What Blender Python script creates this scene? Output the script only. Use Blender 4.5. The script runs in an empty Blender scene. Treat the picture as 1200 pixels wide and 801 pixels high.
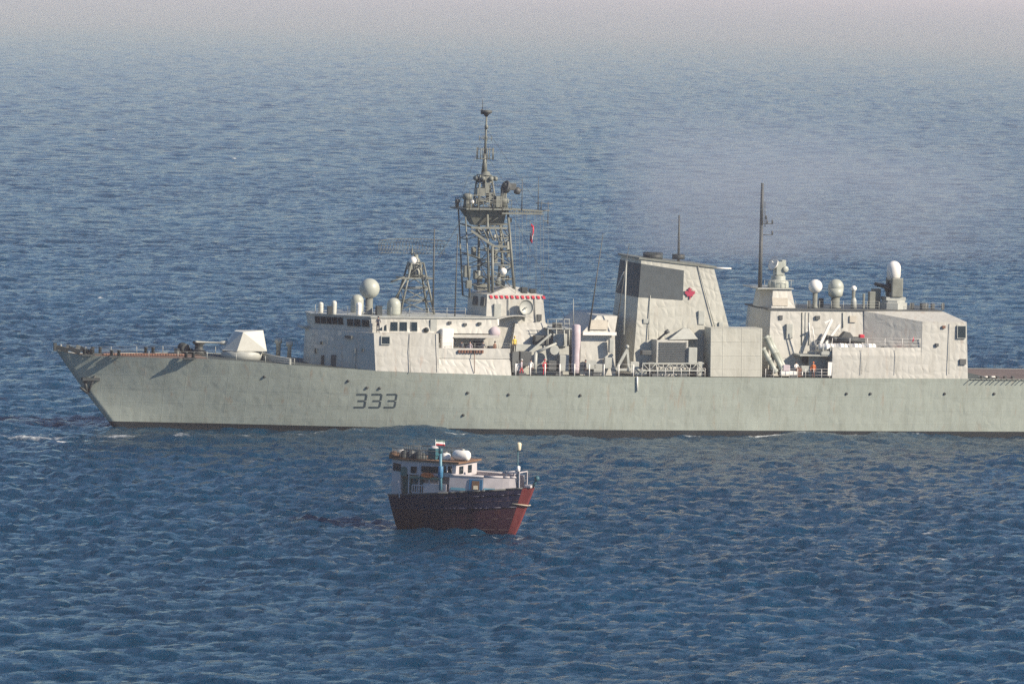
import bpy, bmesh, math, random
import numpy as np
from mathutils import Vector, Matrix, noise as mnoise

random.seed(7)
R = math.radians
scene = bpy.context.scene
col = scene.collection

# ---------------------------------------------------------------- camera
FPX = 6600.0                       # focal length in pixels of a 1200 px wide frame
DIST, CAM_H, PITCH, ROLL = 622.0, 51.2, 3.814, 1.5
cam_d = bpy.data.cameras.new("camera")
cam = bpy.data.objects.new("camera", cam_d)
col.objects.link(cam)
cam_d.sensor_width = 36.0
cam_d.lens = FPX / 1200.0 * 36.0
cam_d.clip_start = 1.0
cam_d.clip_end = 120000.0
CAM_M = Matrix.Translation((0, -DIST, CAM_H)) @ Matrix.Rotation(R(90 - PITCH), 4, 'X') @ Matrix.Rotation(R(ROLL), 4, 'Z')
cam.matrix_world = CAM_M
scene.camera = cam

# ---------------------------------------------------------------- sky and sun
YAW = 15.0                          # heading of the frigate off the x axis
SUN_SHIP = Vector((0.66, -0.56, 0.50)).normalized()
SUN = Matrix.Rotation(R(YAW), 3, 'Z') @ SUN_SHIP
sun_el = math.asin(SUN.z)
sun_az = math.atan2(SUN.x, SUN.y)   # clockwise from +Y
world = bpy.data.worlds.new("World")
scene.world = world
world.use_nodes = True
wn = world.node_tree
wn.nodes.clear()
sky = wn.nodes.new("ShaderNodeTexSky")
sky.sky_type = 'NISHITA'
sky.sun_disc = False
sky.sun_elevation = sun_el
sky.sun_rotation = sun_az
sky.air_density = 1.0
sky.dust_density = 0.1
sky.ozone_density = 5.0
bg = wn.nodes.new("ShaderNodeBackground")
bg.inputs["Strength"].default_value = 0.074
wo = wn.nodes.new("ShaderNodeOutputWorld")
wn.links.new(sky.outputs[0], bg.inputs[0])
wn.links.new(bg.outputs[0], wo.inputs[0])

sun_d = bpy.data.lights.new("sun", 'SUN')
sun_d.energy = 5.0
sun_d.angle = R(0.5)
sun_d.color = (1.0, 0.85, 0.66)
sun_o = bpy.data.objects.new("sun", sun_d)
sun_o.rotation_euler = SUN.to_track_quat('Z', 'Y').to_euler()
sun_o.location = (300, -300, 400)
col.objects.link(sun_o)

scene.view_settings.view_transform = 'Standard'
scene.view_settings.look = 'None'
scene.view_settings.exposure = 0.66
scene.view_settings.gamma = 1.0
scene.render.engine = 'CYCLES'
scene.cycles.use_denoising = False
scene.cycles.max_bounces = 6
scene.cycles.volume_bounces = 1
scene.cycles.sample_clamp_indirect = 4.0
scene.cycles.sample_clamp_direct = 2.5
scene.cycles.use_adaptive_sampling = False
HAZE_DENSITY = 0.000085

# ---------------------------------------------------------------- helpers
SHIP_M = Matrix.Rotation(R(YAW), 4, 'Z')
SHIP_I = SHIP_M.inverted()
CAM_I = CAM_M.inverted()


def ray(px, py):
    d = Vector(((px - 600.0) / FPX, -(py - 400.5) / FPX, -1.0))
    return CAM_M.translation.copy(), (CAM_M.to_3x3() @ d).normalized()


def on_water(px, py):
    o, d = ray(px, py)
    return o + d * (-o.z / d.z)


def on_plane(px, py, y, inv):
    """point where a sight line meets the fore-and-aft plane at lateral distance y of a vessel"""
    o, d = ray(px, py)
    o = inv @ o
    d = inv.to_3x3() @ d
    return o + d * ((y - o.y) / d.y)


def V(px, py, y):
    p = on_plane(px, py, y, SHIP_I)
    return (p.x, y, p.z)


def X(px, y, py=420):
    return V(px, py, y)[0]


def Z(py, y, px=600):
    return V(px, py, y)[2]


def link(o, parent=None):
    col.objects.link(o)
    if parent is not None:
        o.parent = parent
    return o


def tag(o, label=None, cat=None, group=None, kind=None):
    if label:
        o["label"] = label
    if cat:
        o["category"] = cat
    if group:
        o["group"] = group
    if kind:
        o["kind"] = kind
    return o


def empty(name, loc, rz=0.0, label=None, cat=None, group=None):
    o = bpy.data.objects.new(name, None)
    o.empty_display_size = 0.5
    o.location = loc
    o.rotation_euler = (0, 0, rz)
    col.objects.link(o)
    return tag(o, label, cat, group)


def copy_tree(o, parent=None):
    c = o.copy()
    link(c, parent)
    for ch in [k for k in bpy.data.objects if k.parent == o]:
        copy_tree(ch, c)
    return c


class MB:
    """collects shapes into one mesh"""

    def __init__(self):
        self.v, self.f, self.s, self.m = [], [], [], []
        self.mi = 0

    def add(self, verts, faces, smooth=False):
        b = len(self.v)
        self.v += [tuple(p) for p in verts]
        for f in faces:
            self.f.append([i + b for i in f])
            self.s.append(smooth)
            self.m.append(self.mi)
        return self

    def loft(self, rings, cap0=True, cap1=True, smooth=False, closed=True):
        n = len(rings[0])
        verts = [p for r in rings for p in r]
        faces = []
        for k in range(len(rings) - 1):
            for i in range(n if closed else n - 1):
                j = (i + 1) % n
                faces.append([k * n + i, k * n + j, (k + 1) * n + j, (k + 1) * n + i])
        self.add(verts, faces, smooth)
        if cap0:
            self.add(rings[0], [list(range(n))[::-1]])
        if cap1:
            self.add(rings[-1], [list(range(n))])
        return self

    def box(self, x0, x1, y0, y1, z0, z1):
        r = lambda z: [(x0, y0, z), (x1, y0, z), (x1, y1, z), (x0, y1, z)]
        return self.loft([r(z0), r(z1)])

    def tube(self, p0, p1, r0, r1=None, n=8, smooth=True):
        r1 = r0 if r1 is None else r1
        p0, p1 = Vector(p0), Vector(p1)
        d = (p1 - p0)
        if d.length < 1e-6:
            return self
        d.normalize()
        a = d.orthogonal().normalized()
        b = d.cross(a)
        ring = lambda p, r: [p + (a * math.cos(t) + b * math.sin(t)) * r for t in [2 * math.pi * i / n for i in range(n)]]
        return self.loft([ring(p0, r0), ring(p1, r1)], smooth=smooth)

    def path(self, pts, r, n=6):
        for a, b in zip(pts[:-1], pts[1:]):
            self.tube(a, b, r, r, n)
        return self

    def lathe(self, c, prof, n=20, axis=(0, 0, 1), smooth=True):
        c = Vector(c)
        d = Vector(axis).normalized()
        a = d.orthogonal().normalized()
        b = d.cross(a)
        rings = [[c + d * z + (a * math.cos(t) + b * math.sin(t)) * max(r, 1e-4) for t in [2 * math.pi * i / n for i in range(n)]] for r, z in prof]
        return self.loft(rings, smooth=smooth)

    def ball(self, c, r, n=20, sz=1.0, z0=-1.0):
        a0 = math.asin(max(-1.0, z0))
        prof = [(r * math.cos(a0 + (math.pi / 2 - a0) * i / 12), r * sz * math.sin(a0 + (math.pi / 2 - a0) * i / 12)) for i in range(13)]
        return self.lathe(c, prof, n)

    def bar(self, p0, p1, w, h):
        """rectangular bar between two points, h upright"""
        p0, p1 = Vector(p0), Vector(p1)
        d = (p1 - p0).normalized()
        up = Vector((0, 0, 1))
        if abs(d.z) > 0.95:
            up = Vector((1, 0, 0))
        s = d.cross(up).normalized()
        u = s.cross(d)
        ring = lambda p: [p + s * w / 2 + u * h / 2, p - s * w / 2 + u * h / 2, p - s * w / 2 - u * h / 2, p + s * w / 2 - u * h / 2]
        return self.loft([ring(p0), ring(p1)])

    def sym(self, rings, cap0=True, cap1=True):
        """port-side points from forward to aft; mirrored to starboard"""
        full = []
        for r in rings:
            full.append([tuple(p) for p in r] + [(p[0], -p[1], p[2]) for p in reversed(r)])
        return self.loft(full, cap0, cap1)

    def build(self, name, mat, parent=None, bevel=0.0):
        me = bpy.data.meshes.new(name)
        me.from_pydata(self.v, [], self.f)
        mats = mat if isinstance(mat, (list, tuple)) else [mat]
        for m in mats:
            me.materials.append(m)
        me.polygons.foreach_set("use_smooth", self.s)
        me.polygons.foreach_set("material_index", self.m)
        bm = bmesh.new()
        bm.from_mesh(me)
        bmesh.ops.remove_doubles(bm, verts=bm.verts, dist=0.0005)
        bmesh.ops.recalc_face_normals(bm, faces=bm.faces)
        bm.to_mesh(me)
        bm.free()
        me.update()
        o = bpy.data.objects.new(name, me)
        link(o, parent)
        if bevel:
            md = o.modifiers.new("bevel", 'BEVEL')
            md.width = bevel
            md.segments = 2
            md.limit_method = 'ANGLE'
        return o


# ---------------------------------------------------------------- materials
M = {}


def nodes_of(name):
    m = bpy.data.materials.new(name)
    m.use_nodes = True
    nt = m.node_tree
    return m, nt, nt.nodes["Principled BSDF"]


def nn(nt, t, **kw):
    n = nt.nodes.new(t)
    for k, v in kw.items():
        setattr(n, k, v)
    return n


def noise_node(nt, vec, scale, detail=3.0, rough=0.55):
    n = nn(nt, "ShaderNodeTexNoise")
    n.inputs["Scale"].default_value = scale
    n.inputs["Detail"].default_value = detail
    n.inputs["Roughness"].default_value = rough
    nt.links.new(vec, n.inputs["Vector"])
    return n


def mapping(nt, scale=(1, 1, 1), rot=(0, 0, 0), loc=(0, 0, 0)):
    tc = nn(nt, "ShaderNodeTexCoord")
    mp = nn(nt, "ShaderNodeMapping")
    mp.inputs["Scale"].default_value = scale
    mp.inputs["Rotation"].default_value = rot
    mp.inputs["Location"].default_value = loc
    nt.links.new(tc.outputs["Object"], mp.inputs["Vector"])
    return mp.outputs[0]


def ramp(nt, fac, stops):
    r = nn(nt, "ShaderNodeValToRGB")
    el = r.color_ramp.elements
    while len(el) < len(stops):
        el.new(0.5)
    for e, (p, c) in zip(el, stops):
        e.position = p
        e.color = c if len(c) == 4 else (*c, 1)
    nt.links.new(fac, r.inputs[0])
    return r.outputs[0]


def mixc(nt, fac, a, b, mode='MIX'):
    x = nn(nt, "ShaderNodeMix", data_type='RGBA', blend_type=mode)
    for sock, v in ((x.inputs[0], fac), (x.inputs[6], a), (x.inputs[7], b)):
        if hasattr(v, "links"):
            nt.links.new(v, sock)
        elif isinstance(v, (int, float)):
            sock.default_value = v
        else:
            sock.default_value = (*v, 1)
    return x.outputs[2]


def math_n(nt, op, a, b=0.0):
    x = nn(nt, "ShaderNodeMath", operation=op)
    for sock, v in ((x.inputs[0], a), (x.inputs[1], b)):
        if hasattr(v, "links"):
            nt.links.new(v, sock)
        else:
            sock.default_value = v
    return x.outputs[0]


def plain(name, c, rough=0.55, metal=0.0, var=0.12, scale=1.5):
    """paint or cloth with uneven tone and a slightly uneven gloss"""
    m, nt, b = nodes_of(name)
    v = mapping(nt)
    n = noise_node(nt, v, scale, 5)
    dark = tuple(k * (1 - var) for k in c)
    light = tuple(min(1, k * (1 + var)) for k in c)
    nt.links.new(ramp(nt, n.outputs[0], [(0.3, dark), (0.7, light)]), b.inputs["Base Color"])
    b.inputs["Roughness"].default_value = rough
    b.inputs["Metallic"].default_value = metal
    M[name] = m
    return m


def ship_paint(name, c, dent=0.05, frame=0.0, rust=0.35, rough=0.5, dscale=1.0):
    """weathered naval paint on thin plating dished between its frames"""
    m, nt, b = nodes_of(name)
    v = mapping(nt)
    n1 = noise_node(nt, v, 0.22, 4)
    n2 = noise_node(nt, mapping(nt, (1.6, 1.6, 0.22)), 1.0, 5, 0.65)
    base = ramp(nt, n1.outputs[0], [(0.3, tuple(k * 0.92 for k in c)), (0.7, tuple(k * 1.06 for k in c))])
    streak = ramp(nt, n2.outputs[0], [(0.46, (1, 1, 1)), (0.80, (0.72, 0.70, 0.66))])
    base = mixc(nt, 0.7, base, streak, 'MULTIPLY')
    n3 = noise_node(nt, mapping(nt, (1.1, 1.1, 0.12), loc=(13, 5, 2)), 1.3, 4, 0.6)
    rf = ramp(nt, n3.outputs[0], [(0.60, (0, 0, 0)), (0.80, (rust, rust, rust))])
    base = mixc(nt, rf, base, (0.30, 0.15, 0.07))
    nt.links.new(base, b.inputs["Base Color"])
    b.inputs["Roughness"].default_value = rough
    # plates dished between the frames
    vd = mapping(nt, (1.0 * dscale, 0.6, 1.15 * dscale), (0, 0.35, 0))
    sp = nn(nt, "ShaderNodeSeparateXYZ")
    nt.links.new(v, sp.inputs[0])
    wob = noise_node(nt, v, 0.35, 2)
    along = math_n(nt, 'ADD', math_n(nt, 'ADD', sp.outputs[0], sp.outputs[1]), math_n(nt, 'MULTIPLY', wob.outputs[0], 3.2))
    up_ = math_n(nt, 'ADD', sp.outputs[2], math_n(nt, 'MULTIPLY', wob.outputs[0], 2.6))
    s1 = math_n(nt, 'ABSOLUTE', math_n(nt, 'SINE', math_n(nt, 'MULTIPLY', along, 2.1 * dscale)))
    s2 = math_n(nt, 'ABSOLUTE', math_n(nt, 'SINE', math_n(nt, 'MULTIPLY', up_, 1.7 * dscale)))
    d2 = noise_node(nt, v, 0.7, 3)
    h = math_n(nt, 'MULTIPLY', math_n(nt, 'MULTIPLY', s1, s2), math_n(nt, 'SUBTRACT', math_n(nt, 'MULTIPLY', d2.outputs[0], 2.6), 0.55))
    if frame:
        br = nn(nt, "ShaderNodeTexBrick")
        br.inputs["Scale"].default_value = 1.0
        br.inputs["Mortar Size"].default_value = 0.045
        br.inputs["Mortar Smooth"].default_value = 1.0
        br.inputs["Brick Width"].default_value = 2.2
        br.inputs["Row Height"].default_value = 1.5
        br.offset = 0.0
        sw = nn(nt, "ShaderNodeSeparateXYZ")
        cw = nn(nt, "ShaderNodeCombineXYZ")
        nt.links.new(v, sw.inputs[0])
        nt.links.new(sw.outputs[0], cw.inputs[0])
        nt.links.new(sw.outputs[2], cw.inputs[1])
        nt.links.new(cw.outputs[0], br.inputs["Vector"])
        h = math_n(nt, 'ADD', h, math_n(nt, 'MULTIPLY', br.outputs["Fac"], frame))
    bp = nn(nt, "ShaderNodeBump")
    bp.inputs["Strength"].default_value = 1.0
    bp.inputs["Distance"].default_value = dent
    nt.links.new(h, bp.inputs["Height"])
    nt.links.new(bp.outputs[0], b.inputs["Normal"])
    M[name] = m
    return m


ship_paint("hull_grey", (0.340, 0.384, 0.350), dent=0.02, frame=0.3, rust=0.45)  # house grey darkened: shade of the flared sides put into the colour
ship_paint("house_grey", (0.45, 0.455, 0.43), dent=0.03, rust=0.5, dscale=1.7)
ship_paint("funnel_grey", (0.40, 0.41, 0.375), dent=0.03, rust=0.25, dscale=1.7)
ship_paint("panel_grey", (0.42, 0.43, 0.39), dent=0.02, frame=1.2, rust=0.1)
plain("fitting_grey", (0.36, 0.38, 0.36), 0.5)
plain("mast_grey", (0.165, 0.18, 0.165), 0.55, var=0.2)
plain("mast_dark", (0.07, 0.08, 0.085), 0.6)
plain("turret_grey", (0.52, 0.53, 0.49), 0.45, var=0.05)
plain("white_paint", (0.78, 0.77, 0.74), 0.45, var=0.05)
plain("radome_grey", (0.36, 0.39, 0.355), 0.45, var=0.05)
plain("dark_paint", (0.035, 0.045, 0.05), 0.6, var=0.3)
plain("boot_black", (0.018, 0.024, 0.03), 0.5)
plain("exhaust_dark", (0.045, 0.062, 0.075), 0.7, var=0.15)
plain("deck_dark", (0.045, 0.06, 0.06), 0.85, var=0.25, scale=0.4)
plain("deck_brown", (0.12, 0.08, 0.06), 0.9, var=0.3, scale=0.3)
plain("flight_deck", (0.115, 0.09, 0.085), 0.9, var=0.2, scale=0.3)
plain("red", (0.50, 0.02, 0.05), 0.5)
plain("leaf_red", (0.33, 0.015, 0.06), 0.5)
plain("orange", (0.62, 0.17, 0.05), 0.6)
plain("rust_red", (0.17, 0.085, 0.06), 0.8, var=0.3)
plain("mauve_cover", (0.46, 0.40, 0.44), 0.8, var=0.12)
plain("navy_cloth", (0.025, 0.035, 0.06), 0.9)
plain("skin", (0.42, 0.26, 0.19), 0.6)
plain("dark_boot", (0.02, 0.02, 0.02), 0.7)
plain("yellow", (0.65, 0.48, 0.08), 0.7)
plain("numeral_slate", (0.05, 0.075, 0.09), 0.5)
plain("tan_mesh", (0.40, 0.38, 0.33), 0.7)
ship_paint("dhow_navy", (0.006, 0.009, 0.036), dent=0.02, rust=0.2)
ship_paint("dhow_maroon", (0.024, 0.005, 0.017), dent=0.02, rust=0.25)
ship_paint("dhow_red", (0.16, 0.032, 0.034), dent=0.02, rust=0.2)
plain("dhow_white", (0.43, 0.41, 0.43), 0.6, var=0.12)
plain("dhow_green", (0.07, 0.14, 0.13), 0.7, var=0.2)
plain("dhow_cyan", (0.09, 0.23, 0.31), 0.5)
plain("dhow_teal", (0.02, 0.09, 0.12), 0.5)
plain("dhow_blue", (0.03, 0.15, 0.29), 0.5)
plain("wood", (0.17, 0.10, 0.06), 0.8, var=0.3)
plain("cream", (0.70, 0.62, 0.45), 0.6)
plain("rope", (0.42, 0.36, 0.28), 0.9)

m, nt, b = nodes_of("glass")
b.inputs["Base Color"].default_value = (0.010, 0.018, 0.022, 1)
b.inputs["Roughness"].default_value = 0.12
M["glass"] = m

# ================================================================ THE SEA
def spectrum_tile(n, L, lam_lo, lam_hi, wind, lam_peak, hs, seed, spread=2.0, slope=4.0):
    rng = np.random.default_rng(seed)
    k1 = 2 * np.pi * np.fft.fftfreq(n, L / n)
    kx, ky = np.meshgrid(k1, k1, indexing='ij')
    k = np.hypot(kx, ky)
    k[0, 0] = 1e-6
    lam = 2 * np.pi / k
    kp = 2 * np.pi / lam_peak
    S = k ** -slope * np.exp(-1.25 * (kp / k) ** 2)
    w = np.array(wind) / np.hypot(*wind)
    c = (kx * w[0] + ky * w[1]) / k
    S *= (np.abs(c) ** spread) * (np.where(c > 0, 1.0, 0.15)) + 0.03
    S *= (lam > lam_lo) & (lam < lam_hi)
    S[0, 0] = 0
    amp = np.sqrt(S) * (rng.normal(size=(n, n)) + 1j * rng.normal(size=(n, n)))
    h = np.fft.ifft2(amp)
    sc = (hs / 4.0) / h.real.std()
    dx = np.fft.ifft2(-1j * kx / k * amp).real * sc
    dy = np.fft.ifft2(-1j * ky / k * amp).real * sc
    return h.real * sc, dx, dy


def sample(tile, L, x, y):
    n = tile.shape[0]
    u = (x / L * n) % n
    v = (y / L * n) % n
    i, j = np.floor(u).astype(int), np.floor(v).astype(int)
    fu, fv = u - i, v - j
    i %= n
    j %= n
    i1, j1 = (i + 1) % n, (j + 1) % n
    return (tile[i, j] * (1 - fu) * (1 - fv) + tile[i1, j] * fu * (1 - fv) + tile[i, j1] * (1 - fu) * fv + tile[i1, j1] * fu * fv)


def grow(start, stop, step0, ref, far_step):
    out = [start]
    while out[-1] < stop:
        d = out[-1]
        out.append(d + min(far_step, max(step0, step0 * (d / ref))))
    return out


SEA_WAVES = (0.50, 0.46)     # significant heights of long and short waves
xs_pos = grow(0.0, 120.0, 0.5, 90, 50)
while xs_pos[-1] < 60000:
    xs_pos.append(xs_pos[-1] + max(0.7, (xs_pos[-1] - 105) * 0.02 + 0.4))
xs = np.array([-v for v in reversed(xs_pos[1:])] + xs_pos)
ds = [250.0]
while ds[-1] < 60000:
    d = ds[-1]
    ds.append(d + 0.52 * max(1.0, (d / 560.0) ** 0.97) * max(1.0, d / 9000.0) ** 2)
ys = np.array([-800.0, -500.0, 0.0, 200.0, 280.0] + ds) - DIST
ys[:5] = np.array([-6000.0, -1500.0, -300.0, 100.0, 200.0]) - DIST
gx, gy = np.meshgrid(xs, ys, indexing='ij')
dxs = np.gradient(xs)
dys = np.gradient(ys)
cell = np.maximum(dxs[:, None], dys[None, :])
LA, LB = 260.0, 71.0
A = spectrum_tile(640, LA, 4.0, 60.0, (0.35, -1.0), 10.0, SEA_WAVES[0], 3)
B = spectrum_tile(448, LB, 0.9, 4.0, (0.1, -1.0), 12.0, SEA_WAVES[1], 5, 0.9, 2.7)
ca, sa = math.cos(R(27)), math.sin(R(27))
rx, ry = gx * ca - gy * sa, gx * sa + gy * ca
fa = np.clip(1.5 - dys[None, :] / 2.6, 0, 1) * np.clip(2.0 - dxs[:, None] / 3.5, 0, 1)
fb = np.clip(1.6 - cell / 0.9, 0, 1)
gust = 0.8 + 0.35 * np.sin(gx / 83.0 + 1.3 * np.sin(gy / 140.0)) * np.sin(gy / 57.0 + gx / 210.0)
za = sample(A[0], LA, gx, gy)
zb = sample(B[0], LB, rx, ry)
hz = za * fa + zb * fb * gust
bx_, by_ = sample(B[1], LB, rx, ry), sample(B[2], LB, rx, ry)
px_ = gx + 0.9 * sample(A[1], LA, gx, gy) * fa + 0.8 * (bx_ * ca + by_ * sa) * fb
py_ = gy + 0.9 * sample(A[2], LA, gx, gy) * fa + 0.8 * (-bx_ * sa + by_ * ca) * fb
foam = np.zeros_like(gx)


def bump_wave(px, py, a, bdep, height):
    p = on_water(px, py)
    c, s = math.cos(R(YAW)), math.sin(R(YAW))
    u = (gx - p.x) * c + (gy - p.y) * s
    w = -(gx - p.x) * s + (gy - p.y) * c
    return height * np.exp(-(u / a) ** 2 - (w / bdep) ** 2)


# the ship's own wave along its side, and the hollow next to it
hz += bump_wave(490, 509, 5.0, 3.0, 0.95) + bump_wave(410, 510, 5.0, 3.0, 0.35) + bump_wave(205, 515, 6, 3, 0.5)
hz += bump_wave(945, 513, 4.0, 3.0, 0.6) + bump_wave(1045, 512, 6.0, 3.0, 0.5) + bump_wave(720, 510, 9.0, 3.0, -0.25)
for (fx, fy, a, bd, s) in [(60, 509, 6.0, 2.0, 0.48), (20, 510, 5.0, 1.8, 0.44), (210, 516, 1.5, 0.6, 0.75), (73, 519, 0.5, 0.7, 1.6), (278, 504, 0.6, 0.5, 1.4),
                           (532, 496, 0.6, 0.6, 1.6), (590, 506, 0.6, 0.5, 1.0), (890, 508, 1.6, 0.8, 1.1), (937, 505, 1.0, 0.7, 1.3), (1003, 508, 1.2, 0.7, 1.0),
                           (1040, 508, 1.0, 0.6, 0.9), (700, 509, 1.2, 0.5, 0.9), (820, 512, 0.9, 0.5, 0.7), (150, 513, 3.0, 1.4, 0.7), (245, 511, 1.4, 0.7, 0.8),
                           (118, 349, 0.5, 1.2, 1.3), (608, 630, 0.5, 0.6, 0.8), (617, 633, 0.7, 0.7, 0.7), (133, 163, 0.6, 3, 1.1), (810, 163, 0.9, 3, 1.1), (645, 247, 0.8, 3, 1.1),
                           (367, 207, 0.5, 3, 1.1), (920, 104, 0.9, 5, 1.2), (275, 186, 0.6, 3, 1.1), (1103, 655, .5, .8, 1.0), (230, 562, .6, .8, 0.9), (1085, 625, .7, .9, 1.0), (840, 640, .5, .8, .9)]:
    foam += bump_wave(fx, fy + (3.5 if 488 < fy < 513 else 0), a, bd, s)
frng = random.Random(11)
for i in range(46):        # lapping water broken against the ship's side
    fx = 150 + i * 23 + frng.uniform(-9, 9)
    foam += bump_wave(fx, np.interp(fx, [140, 1200], [508, 510]) + frng.uniform(0, 4), frng.uniform(0.4, 1.6), frng.uniform(0.3, 0.7), frng.uniform(0.45, 1.1))
for i in range(16):
    fx = 465 + i * 9.5 + frng.uniform(-4, 4)
    foam += bump_wave(fx, np.interp(fx, [455, 600], [616, 631]) + frng.uniform(-1, 2), frng.uniform(0.3, 0.8), frng.uniform(0.2, 0.5), frng.uniform(0.4, 0.9))
nx, ny = gx.shape
co = np.empty((nx * ny, 3), dtype=np.float32)
co[:, 0], co[:, 1], co[:, 2] = px_.ravel(), py_.ravel(), hz.ravel()
ii = np.arange(nx - 1)[:, None] * ny + np.arange(ny - 1)[None, :]
quads = np.stack([ii, ii + ny, ii + ny + 1, ii + 1], axis=-1).reshape(-1, 4)
me = bpy.data.meshes.new("sea")
me.vertices.add(nx * ny)
me.vertices.foreach_set("co", co.ravel())
me.loops.add(quads.size)
me.loops.foreach_set("vertex_index", quads.ravel().astype(np.int32))
me.polygons.add(len(quads))
me.polygons.foreach_set("loop_start", np.arange(0, quads.size, 4, dtype=np.int32))
me.polygons.foreach_set("use_smooth", np.ones(len(quads), dtype=bool))
me.update(calc_edges=True)
at = me.attributes.new("foam", 'FLOAT', 'POINT')
at.data.foreach_set("value", np.clip(foam, 0, 2).ravel().astype(np.float32))
sea = bpy.data.objects.new("sea", me)
link(sea)
tag(sea, kind="structure")
print("sea verts", nx * ny)

m, nt, b = nodes_of("sea_water")
b.inputs["IOR"].default_value = 1.333
b.inputs["Specular Tint"].default_value = (0.72, 0.90, 1.0, 1)
b.inputs["Roughness"].default_value = 0.16
tc = mapping(nt)
patch = noise_node(nt, mapping(nt, (0.02, 0.012, 0.02)), 1.0, 4)
body = ramp(nt, patch.outputs[0], [(0.35, (0.0002, 0.028, 0.064)), (0.65, (0.0004, 0.040, 0.092))])
fo = nn(nt, "ShaderNodeAttribute", attribute_name="foam")
fn = noise_node(nt, mapping(nt, (1, 0.5, 1)), 1.7, 6, 0.7)
ff = math_n(nt, 'MULTIPLY', fo.outputs["Fac"], fn.outputs[0])
ffr = ramp(nt, ff, [(0.22, (0, 0, 0)), (0.50, (1, 1, 1))])
nt.links.new(mixc(nt, ffr, body, (0.62, 0.66, 0.68)), b.inputs["Base Color"])
rr = nn(nt, "ShaderNodeMapRange")
rr.inputs["To Min"].default_value = 0.06
rr.inputs["To Max"].default_value = 0.85
nt.links.new(ffr, rr.inputs["Value"])
nt.links.new(rr.outputs[0], b.inputs["Roughness"])
r1 = noise_node(nt, mapping(nt, (1.3, 1.9, 1), (0, 0, 0.2)), 1.2, 6, 0.68)
r2 = noise_node(nt, mapping(nt, (0.10, 0.17, 1), (0, 0, -0.3)), 1.0, 3, 0.6)
hh = math_n(nt, 'ADD', math_n(nt, 'MULTIPLY', r1.outputs[0], 0.34), math_n(nt, 'MULTIPLY', r2.outputs[0], 0.85))
bp = nn(nt, "ShaderNodeBump")
bp.inputs["Strength"].default_value = 1.0
bp.inputs["Distance"].default_value = 1.0
nt.links.new(hh, bp.inputs["Height"])
nt.links.new(bp.outputs[0], b.inputs["Normal"])
me.materials.append(m)

# ---------------------------------------------------------------- haze
hb = MB().box(-64000, 64000, -9000, 64000, -3.0, 56.0)
m = bpy.data.materials.new("haze_air")
m.use_nodes = True
m.node_tree.nodes.clear()
pv = m.node_tree.nodes.new("ShaderNodeVolumePrincipled")
pv.inputs["Color"].default_value = (0.95, 0.86, 0.90, 1)
pv.inputs["Density"].default_value = HAZE_DENSITY
om = m.node_tree.nodes.new("ShaderNodeOutputMaterial")
m.node_tree.links.new(pv.outputs[0], om.inputs["Volume"])
haze = hb.build("haze", m)
tag(haze, "pale haze over the sea towards the horizon", "haze", kind="stuff")

# ================================================================ THE FRIGATE
ship = empty("frigate", (0, 0, 0), R(YAW), "long grey naval frigate numbered 333 with lattice mast and boxy funnel", "warship")

# ---- hull form
XB = V(66, 411, 0.0)[0]                      # stem head
XW = V(133, 500, 0.0)[0]                     # stem at the waterline
LOA = 134.0
DECK_PX = [(60, 409), (100, 416.5), (180, 419), (250, 420.5), (300, 424), (350, 428), (440, 434), (520, 437), (600, 440), (735, 441), (1000, 443), (1135, 443.5), (1250, 444.5)]
BD = ([0, 3, 6, 10, 16, 24, 32, 42, 52, 112, 134], [0.25, 1.5, 2.6, 3.8, 5.2, 6.6, 7.4, 7.95, 8.2, 8.15, 7.4])
BW = ([0, 6, 12, 20, 30, 40, 55, 110, 128], [0.12, 1.1, 2.2, 3.7, 5.3, 6.4, 7.0, 7.0, 6.2])


def bd(x):
    return float(np.interp(x - XB, *BD))


def project(x, y, z):
    p = CAM_I @ (SHIP_M @ Vector((x, y, z)))
    return 600 + FPX * p.x / -p.z, 400.5 - FPX * p.y / -p.z


dpx, dpy = zip(*DECK_PX)
_deck_x = np.linspace(XB, XB + LOA, 60)
_deck_z = []
for x in _deck_x:
    y = -bd(x)
    z = 6.0
    for _ in range(8):
        qx, qy = project(x, y, z)
        z += (qy - np.interp(qx, dpx, dpy)) / 10.6
    _deck_z.append(z)


def deck_z(x):
    return float(np.interp(x, _deck_x, _deck_z))


ZB = deck_z(XB)


def stem_x(z):
    t = z / ZB
    return XW + (XB - XW) * t if t >= 0 else XW + 1.0 * t


def half_breadth(x, z):
    """half breadth of the hull at station x and height z"""
    zd = deck_z(x)
    t = min(1.0, max(-0.4, z / zd))
    d = max(0.0, x - stem_x(z))
    w = float(np.interp(d, *BW))
    top = float(np.interp(d, *BD))
    if t < 0:
        return max(0.05, w + 0.12 * t * w)
    return w + (top - w) * t


hb = MB()
dd = list(np.linspace(0, 20, 26)) + list(np.linspace(21.5, 133.5, 76))
lv = [-0.45, -0.12, 0.0, 0.095, 0.2, 0.35, 0.5, 0.65, 0.8, 0.9, 1.0]
grid = []
for t in lv:
    row = []
    for d in dd:
        # stations run parallel to the raked stem and straighten out aft
        k = d / 134.0
        z_est = t * ZB
        sx = stem_x(z_est if t >= 0 else t * 5)
        x = sx + (XB + LOA - sx) * k
        z = t * deck_z(x) if t >= 0 else t * 6.0
        y = half_breadth(x, z)
        if d == 0:
            y = 0.10
        row.append((x, y, z))
    grid.append(row)
n = len(dd)
for s in (-1, 1):
    verts = [(p[0], s * p[1], p[2]) for r in grid for p in r]
    for k in range(len(lv) - 1):
        hb.mi = 1 if lv[k + 1] <= 0.096 else 0
        hb.add([(p[0], s * p[1], p[2]) for p in grid[k]] + [(p[0], s * p[1], p[2]) for p in grid[k + 1]],
               [[i, i + 1, n + i + 1, n + i] for i in range(n - 1)], True)
hb.mi = 0
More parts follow.
